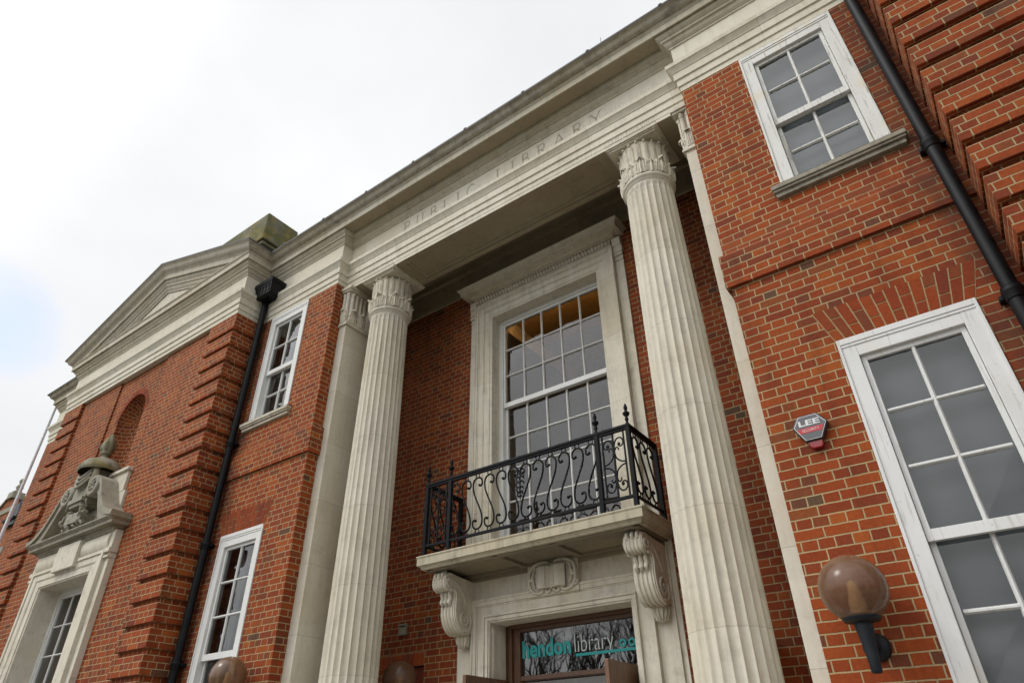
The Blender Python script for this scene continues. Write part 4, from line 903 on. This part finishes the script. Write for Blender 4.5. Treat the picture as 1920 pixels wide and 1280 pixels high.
    for k in range(26):                                           # tangle of carved fruit and foliage
        a = random.uniform(-.34, .34); z = random.uniform(4.96, 5.34)
        s.tube(crom([(ax+a, -.60, z), (ax+a+random.uniform(-.09, .09), -.70, z+random.uniform(-.06, .08)), (ax+a+random.uniform(-.12, .12), -.66, z+random.uniform(-.10, .10))], 4), random.uniform(.018, .038), 6)
    for z in (5.66, 5.74, 5.82): s.tube(crom([(ax-.23, -.73, z+.10), (ax-.1, -.78, z-.02), (ax+.02, -.79, z-.05), (ax+.14, -.77, z), (ax+.23, -.73, z+.10)], 5), .028, 6)
    for sg in (-1, 1): s.tube(crom([(ax+sg*.25, -.70, 5.93), (ax+sg*.30, -.70, 5.8), (ax+sg*.26, -.70, 5.66), (ax+sg*.30, -.69, 5.55)], 5), .05, 7)
    s.build('carved_pedestal', STONE_MM, o)
    s = MB(); n4 = 32
    rows = []
    for r, h in ((.36, 5.90), (.385, 5.93), (.38, 5.97), (.345, 6.03), (.27, 6.10), (.16, 6.15), (.085, 6.17), (.065, 6.20), (.062, 6.235), (.10, 6.245), (.105, 6.27), (.085, 6.28), (.11, 6.315), (.128, 6.36), (.122, 6.42), (.10, 6.48), (.072, 6.54), (.045, 6.59), (.018, 6.63), (0., 6.64)):
        rows.append([(ax+.06+r*cos(2*pi*k/n4)*(1+.16*sin(k*1.18+h*9)*(1 if h > 6.29 else .12)), -.57+r*.85*sin(2*pi*k/n4)*(1+.12*sin(k*1.18+h*9)*(1 if h > 6.29 else .1)), h) for k in range(n4)])
    s.grid(rows, None, True, True); s.build('urn', mat_stone('mossy_urn', col=(.33, .31, .25), dirt=.6, grime=(.12, .115, .09), moss=.8), o)
    s = MB(); s.box(ax-.80, ax-.745, -.19, -.10, 1.2, 4.18); s.box(ax+.745, ax+.80, -.19, -.10, 1.2, 4.18); s.box(ax-.745, ax+.745, -.189, -.10, 4.10, 4.18); s.build('box_frame', PAINT_NEW, o, bevel=.004)
    s = MB(); s.box(ax-.835, ax-.803, -.50, .0, 1.0, 4.30); s.box(ax+.803, ax+.835, -.50, .0, 1.0, 4.30); s.box(ax-.8, ax+.8, -.50, .0, 4.172, 4.30); s.build('reveal', STONE, o)
    sash(o, ax-.745, ax+.745, 2.70, 4.10, -.165, 4, 3, .04, .04, .06, .026, PAINT_NEW); sash(o, ax-.745, ax+.745, 1.2, 2.74, -.12, 4, 3, .04, .04, .06, .026, PAINT_NEW)
    r = MB(); r.box(ax-.82, ax+.82, .0, 2.5, 1.0, 4.3, 'y'); r.build('room', INT, o)
left_pavilion()
w = MB(); wall(w, 4.86, 10.82, 0, 8.05, -.412, [], .1); w.face([(4.86, -.412, 0), (4.86, .0, 0), (4.86, 0, 8.05), (4.86, -.412, 8.05)]); w.face([(10.82, -.412, 0), (10.82, .0, 0), (10.82, 0, 8.05), (10.82, -.412, 8.05)]); w.build('pavilion_wall', BRICK_R, B)
q = MB(); quoins(q, 4.80, 5.58, -.47, .02); q.build('quoins', BRICK_R, B, bevel=.004, seg=1)
q = MB(); quoins(q, 10.09, 10.86, -.47, .02); q.build('quoins', BRICK_R, B, bevel=.004, seg=1)

# ================================================================== things fixed to the building
# balcony railing
RL = thing('balcony_railing', 'black wrought iron railing of S-scrolls with urn finials round the stone balcony', 'railing', (0, 0, 3.72))
def rel(mb): mb.v = [(x, y, z-3.72) for x, y, z in mb.v]; return mb
yf = .755
m_ = MB(); m_.box(-1.41, 1.41, yf-.027, yf+.027, 4.572, 4.602); m_.box(-1.405, 1.405, yf-.017, yf+.017, 4.546, 4.572)
for sg in (-1, 1): x = sg*1.383; m_.box(x-.027, x+.027, yf+.027, 1.40, 4.5715, 4.6015); m_.box(x-.015, x+.015, yf+.015, 1.40, 4.5455, 4.5715)
rel(m_).build('handrail', IRON, RL, bevel=.004)
m_ = MB(); m_.box(-1.39, 1.39, yf-.016, yf+.016, 3.820, 3.850)
for sg in (-1, 1): x = sg*1.383; m_.box(x-.012, x+.012, yf+.013, 1.40, 3.8225, 3.8475)
rel(m_).build('bottom_rail', IRON, RL, bevel=.003)
SC = [(.026, .205), (.048, .195), (.066, .222), (.060, .268), (.030, .297), (-.008, .302), (-.048, .280), (-.068, .225), (-.058, .14), (-.028, .06), (0, 0), (.028, -.06), (.058, -.14), (.068, -.225), (.048, -.280), (.008, -.302), (-.030, -.297), (-.060, -.268), (-.066, -.222), (-.048, -.195), (-.026, -.205)]
def scroll(c, axis, flip, fixed):
    m = MB(); zc = 4.195
    def P(d, h): return (c+d, fixed, zc+h) if axis == 'x' else (fixed, c+d, zc+h)
    m.tube(crom([P(flip*d, h) for d, h in SC], 4), .0108, 6)
    for d, h in ((.026, .207), (-.026, -.207)): 
        q = P(flip*d, h); m.lathe([(0, .017), (.012, .012), (.017, 0), (.012, -.012), (0, -.017)], q, 8)
    for h in (.331, -.331): m.tube([P(.0255*cos(a), h+.0255*sin(a)) for a in [2*pi*i/16 for i in range(17)]], .0065, 5, False)
    return rel(m).build('scroll_baluster', IRON, RL)
for k in range(12):
    c = -.935+.17*k; scroll(c, 'x', 1 if c < 0 else -1, yf)
for sg in (-1, 1):
    for k in range(3): scroll(.885+.17*k, 'y', 1, sg*1.383)
def post(x, y):
    m = MB(); m.box(x-.023, x+.023, y-.023, y+.023, 3.715, 4.60); o = rel(m).build('post', IRON, RL, bevel=.003)
    if y < 1.2:
        f = MB(); f.lathe([(.019, 4.598), (.021, 4.612), (.013, 4.622), (.017, 4.645), (.022, 4.662), (.016, 4.676), (.012, 4.684), (.030, 4.706), (.038, 4.722), (.038, 4.730), (.024, 4.744), (.013, 4.752), (.016, 4.766), (.021, 4.784), (.019, 4.806), (.010, 4.828), (.008, 4.838), (0, 4.846)], (x, y, 0), 14); rel(f).build('finial', IRON, o)
for x in (-1.383, -1.012, 1.012, 1.383): post(x, yf)
for sg in (-1, 1): post(sg*1.383, 1.385)
for sg in (-1, 1):                                           # end panels: back-to-back C scrolls
    m = MB(); xm = sg*1.1975
    for x in (xm-.125, xm+.125, xm): m.box(x-.0075, x+.0075, yf-.0075, yf+.0075, 3.848, 4.556)
    for s1 in (-1, 1):
        for s2 in (-1, 1):
            P = lambda d, h: (xm+s1*d, yf, 4.20+s2*h)
            m.tube(crom([P(.118, .012), (P(.07, .025)), P(.022, .07), P(.008, .14), P(.012, .22), P(.04, .275), P(.085, .28), P(.112, .245), P(.105, .20), P(.075, .188), P(.055, .21), P(.066, .232)], 4), .0085, 6)
            m.tube(crom([P(.008, .15), P(.03, .185), P(.055, .165), P(.05, .15)], 4), .0075, 5)
            q = P(.070, .215); m.lathe([(0, .014), (.010, .010), (.014, 0), (.010, -.010), (0, -.014)], q, 8)
    for h in (.10, -.10): m.box(xm-.016, xm+.016, yf-.012, yf+.012, 4.19+h, 4.215+h)
    rel(m).build('end_panel', IRON, RL)
m = MB()                                                     # hanging ornament at the centre of the front
for i, (h, r) in enumerate(((.20, .045), (.13, .032), (.07, .034), (.01, .028), (-.045, .022))):
    for s1 in (-1, 1): m.tube([(s1*r*.75+r*cos(a)*.8, yf+.01, 4.21+h+r*sin(a)) for a in [2*pi*q/14*.86 for q in range(15)]], .0085, 5)
m.tube([(0, yf+.01, 4.19), (0, yf+.01, 4.10)], [.012, .004], 6); rel(m).build('centre_ornament', IRON, RL)

# globe wall lamps
def lamp(x, ywall, y, label):
    L = thing('globe_wall_lamp', label, 'wall lamp', (x, ywall, 2.14), 'globe lamps on the front')
    d = y-ywall
    m = MB(); r = .200; m.lathe([(r*sin(pi*i/24), -r*cos(pi*i/24)) for i in range(2, 25)], (0, d, .385), 40); m.build('globe', GLOBE, L)
    m = MB(); m.lathe([(.050, .185), (.100, .195), (.112, .215), (.106, .232), (.06, .236)], (0, d, 0), 28); m.build('collar', GREY_P, L)
    m = MB(); m.lathe([(0, -.085), (.026, -.084), (.031, -.07), (.034, 0), (.042, .10), (.052, .16), (.050, .19)], (0, d, 0), 20); m.build('stem', GREY_P, L)
    m = MB(); m.tube([(0, d, .08), (0, -.01, .08)], .028, 12); m.build('arm', GREY_P, L)
    m = MB(); m.lathe([(0, -.05), (.040, -.048), (.066, -.038), (.080, -.02), (.082, -.001)], (0, 0, .08), 24, 'y'); m.build('wall_plate', GREY_P, L)
    m = MB(); m.lathe([(.052, .236), (.05, .30), (.036, .36), (.03, .42), (.0, .44)], (0, d, 0), 20); m.build('lamp_holder', CREAM, L)
lamp(3.215, -.001, -.25, 'smoked globe wall lamp below the alarm box, beside the tall right hand window')
lamp(-3.275, -.001, -.25, 'smoked globe wall lamp before the lower window left of the portico')
lamp(-2.07, 1.449, 1.2, 'dark globe wall lamp in the shaded recess under the small beige box')
lamp(2.07, 1.449, 1.2, 'globe wall lamp almost hidden behind the right hand fluted column')

# alarm box
AL = thing('alarm_box', 'hexagonal black and grey security alarm box on the brick wall above a globe lamp', 'alarm box', (3.213, 0, 3.705))
hexp = [(-.128, .020), (-.075, .105), (.065, .105), (.128, .020), (.062, -.105), (-.062, -.105)]
m = MB(); m.prism([(x*1.0, z) for x, z in hexp], 'y', -.060, -.002); m.build('housing', AL_BLK, AL, bevel=.010)
m = MB(); m.prism([(x*.90, z*.90) for x, z in hexp], 'y', -.0615, -.058); m.build('border', AL_WHT, AL)
m = MB(); m.prism([(x*.86, z*.86) for x, z in hexp], 'y', -.0630, -.058); m.build('face_plate', AL_GRY, AL)
m = MB(); m.prism([(-.096, .0), (.094, .0), (.078, -.040), (-.080, -.040)], 'y', -.0642, -.06); m.build('red_band', AL_RED, AL)
text('lettering', 'LEE', AL_WHT, AL, .06, (-.076, -.0650, .018), .150, .0018, .0005, height=.044)
text('lettering', 'SECURITY', AL_WHT, AL, .03, (-.062, -.0650, -.030), .120, -.0004, .0005, height=.020)
m = MB(); m.prism([(-.055, -.100), (.058, -.100), (.050, -.148), (.040, -.160), (-.022, -.160), (-.036, -.148)], 'y', -.046, -.004); m.build('strobe_lens', LENS, AL, bevel=.008)

# beige box on the recess wall
VB = thing('junction_box', 'small beige plastic box on the shaded brick wall above the recess lamp', 'junction box', (-2.300, 1.45, 3.115))
m = MB(); m.box(-.066, .066, -.045, 0, -.068, .068); m.build('cover', BEIGE, VB, bevel=.008)
m = MB(); m.box(-.05, .05, -.049, -.044, .030, .046); m.build('lip', GREY_P, VB)

# downpipes
def downpipe(sg, label, hopper):
    D = thing('downpipe', label, 'downpipe', (sg*4.69, -.095, 0), 'rainwater pipes in the wall corners')
    m = MB(); m.tube([(0, 0, 0), (0, 0, 8.45)], .052, 16); m.build('pipe', PIPE, D)
    for z in (1.25, 2.765, 4.245, 5.755):
        c = MB(); c.lathe([(.052, z-.055), (.060, z-.05), (.062, z+.0), (.068, z+.012), (.068, z+.03), (.060, z+.04), (.064, z+.052), (.052, z+.058)], (0, 0, 0), 20); c.box(-.10 if sg < 0 else -.085, .085 if sg < 0 else .10, .02, .095, z-.012, z+.022)
        c.build('pipe_collar', PIPE, D, bevel=.003)
    if hopper:
        h = MB(); cx = .115
        sec = [(.12, .10, 8.385), (.195, .135, 8.425), (.205, .14, 8.435), (.225, .15, 8.63), (.25, .165, 8.655), (.255, .168, 8.715)]
        rows = [[(cx-a, -.155+.13-b*1.0, z), (cx+a, -.155+.13-b, z), (cx+a, .09, z), (cx-a, .09, z)] for a, b, z in sec]
        h.grid(rows, None, False, True); h.face(rows[0][::-1]); h.face([(p[0], p[1], p[2]-.02) for p in rows[-1]])
        for k in range(5): x = cx-.17+.085*k; h.tube(crom([(x-.02, -.165, 8.45), (x+.012, -.175, 8.50), (x-.012, -.18, 8.55), (x+.02, -.185, 8.60)], 4), .010, 5)
        h.build('hopper', PIPE, D, bevel=.006)
downpipe(-1, 'black iron downpipe with a lead hopper in the corner beside the pedimented left pavilion', True)
downpipe(1, 'black iron downpipe against the toothed brick quoins at the right edge', True)

# bird spikes
def spikes(label, x0, x1, y, z, n, hgt=.085):
    T = MB()
    for i in range(n):
        x = x0+(x1-x0)*(i+.5)/n+random.uniform(-.006, .006); hh = hgt*random.uniform(.75, 1.1); a = random.uniform(-.012, .012); q = .0016
        T.face([(x-q, y, z), (x+q, y, z), (x+q+a, y-.012, z+hh), (x-q+a, y-.012, z+hh)]); T.face([(x, y-q, z), (x, y+q, z), (x+a, y+q-.012, z+hh), (x+a, y-q-.012, z+hh)])
    T.box(x0, x1, y-.004, y+.006, z-.003, z+.002)
    c = ((x0+x1)/2, y, z); T.v = [(a-c[0], b-c[1], d-c[2]) for a, b, d in T.v]
    o = T.build('bird_spikes', STEEL); o.location = c; tag(o, label, 'bird spikes', 'anti-bird spikes on the stone ledges')
spikes('long row of thin bird spikes on the ledge below the carved frieze lettering', -2.70, 2.70, .125, 8.502, 150)
spikes('short row of bird spikes over the left fluted column', -2.49, -1.80, .150, 7.998, 24, .09)
spikes('short row of bird spikes over the right fluted column', 1.80, 2.49, .150, 7.998, 24, .09)

# lightning rod on the cornice
m = MB(); m.tube([(0, 0, 0), (0, 0, .36)], [.006, .003], 6); m.lathe([(.03, 0), (.025, .02), (.008, .03)], (0, 0, 0), 12); o = m.build('lightning_rod', IRON); o.location = (2.09, -.16, 9.345); tag(o, 'thin dark lightning rod standing on the cornice edge above the right column', 'lightning rod')

# flagpole
FP = thing('flagpole', 'white tapering flagpole beyond the far left end of the building', 'flagpole', (-13.26, 0, 0))
m = MB(); m.tube([(0, 0, 0), (0, 0, 5), (0, 0, 9.4)], [.055, .040, .026], 14); m.build('pole', POLE, FP)
m = MB(); m.lathe([(.0, 9.40), (.05, 9.42), (.06, 9.46), (.05, 9.50), (0, 9.52)], (0, 0, 0), 14); m.build('pole_cap', POLE, FP)
m = MB(); m.lathe([(.14, 0), (.14, .06), (.08, .10), (.07, .3)], (0, 0, 0), 16); m.build('base_plate', POLE, FP)

# neighbouring house far left
NB = thing('neighbour_house', 'red brick gabled house with stone bands and slate roof behind the flagpole', 'house', (-24.4, 3, 0))
m = MB(); xl, xr = -4.6, 1.3
m.prism([(xl, 0), (xr, 0), (xr, 8.9), (.0, 10.42), (-.10, 10.42), (xl, 7.65)], 'y', 0, 12); m.build('wall', FARBR, NB)
m = MB(); m.prism([(xl-.1, 7.62), (-.12, 10.46), (.06, 10.46), (.06, 10.38), (-.1, 10.38), (xl, 7.52)], 'y', -.06, .35); m.box(-3.5, .6, -.03, .1, 9.66, 9.84); m.box(xl, xr, -.03, .1, 8.0, 8.25); m.build('stone_bands', STONE_D, NB)
m = MB(); m.prism([(.06, 10.30), (1.35, 9.52), (1.35, 9.38), (.06, 10.10)], 'y', .2, 12); m.box(.72, 1.6, -.12, 1.2, 8.95, 9.32); m.prism([(.72, 9.32), (1.6, 9.32), (1.40, 9.74), (.78, 9.76)], 'y', -.10, 1.2); m.build('slate_roof', SLATE, NB)
m = MB(); m.lathe([(.12, 10.42), (.14, 10.50), (.08, 10.56), (.13, 10.66), (.09, 10.74), (.05, 10.80), (.10, 10.88), (.08, 10.97), (0, 11.04)], (.02, .1, 0), 12); m.box(.0-.2, .25, -.1, .3, 10.2, 10.44); m.build('gable_finial', STONE_D, NB)
m = MB(); m.box(.70, 1.65, -.20, -.10, 9.12, 9.2); m.build('gutter', IRON, NB)
for k in range(2):
    m = MB(); m.box(-3.2+1.6*k, -2.3+1.6*k, -.02, .1, 5.2, 6.8); wd = m.build('window', PAINT_NEW, NB); m = MB(); m.face([(-3.1+1.6*k, -.03, 5.3), (-2.4+1.6*k, -.03, 5.3), (-2.4+1.6*k, -.03, 6.7), (-3.1+1.6*k, -.03, 6.7)]); m.build('pane', GLASS, wd)

# bare winter trees across the road, seen as reflections in the fanlight and the tall window
def bare_tree(x, y, hgt, seed, label):
    random.seed(seed); T = thing('bare_tree', label, 'tree', (x, y, 0), 'bare trees across the road')
    tr = MB(); cr_ = MB()
    def grow(p, d, L, r, lvl):
        pts = [p]; q = p.copy(); dd = d.copy(); n = 4
        for i in range(n):
            dd = (dd+Vector((random.uniform(-.16, .16), random.uniform(-.16, .16), random.uniform(-.02, .14)))).normalized(); q = q+dd*L/n; pts.append(q.copy())
        (tr if lvl < 1 else cr_).tube(pts, [r*(1-.12*i) for i in range(n+1)], 6 if lvl < 2 else 3, lvl < 2)
        if lvl >= 5: return
        k = 3 if lvl < 4 else 4
        for i in range(k+(1 if lvl == 0 else 0)):
            t = random.choice(pts[2:]); ang = random.uniform(0, 2*pi); sp_ = random.uniform(.35, .75)
            nd = (dd*cos(sp_)+Vector((cos(ang), sin(ang), .25)).normalized()*sin(sp_)).normalized()
            grow(t.copy(), nd, L*random.uniform(.60, .82), max(r*.55, .006), lvl+1)
    grow(Vector((0, 0, 0)), Vector((0, 0, 1)), hgt*.34, hgt*.022, 0)
    tr.build('trunk', BARK, T); cr_.build('branches', BARK, T)
for i, (x, y, h) in enumerate(((-19, -30, 12.5), (-13, -27, 11), (-24.5, -33, 13), (-8, -31, 12), (8.6, -27, 10.5))):
    bare_tree(x, y, h, 20+i, 'leafless tree across the road, mirrored in the glass over the library door' if i < 4 else 'leafless tree across the road opposite the tall right hand window')
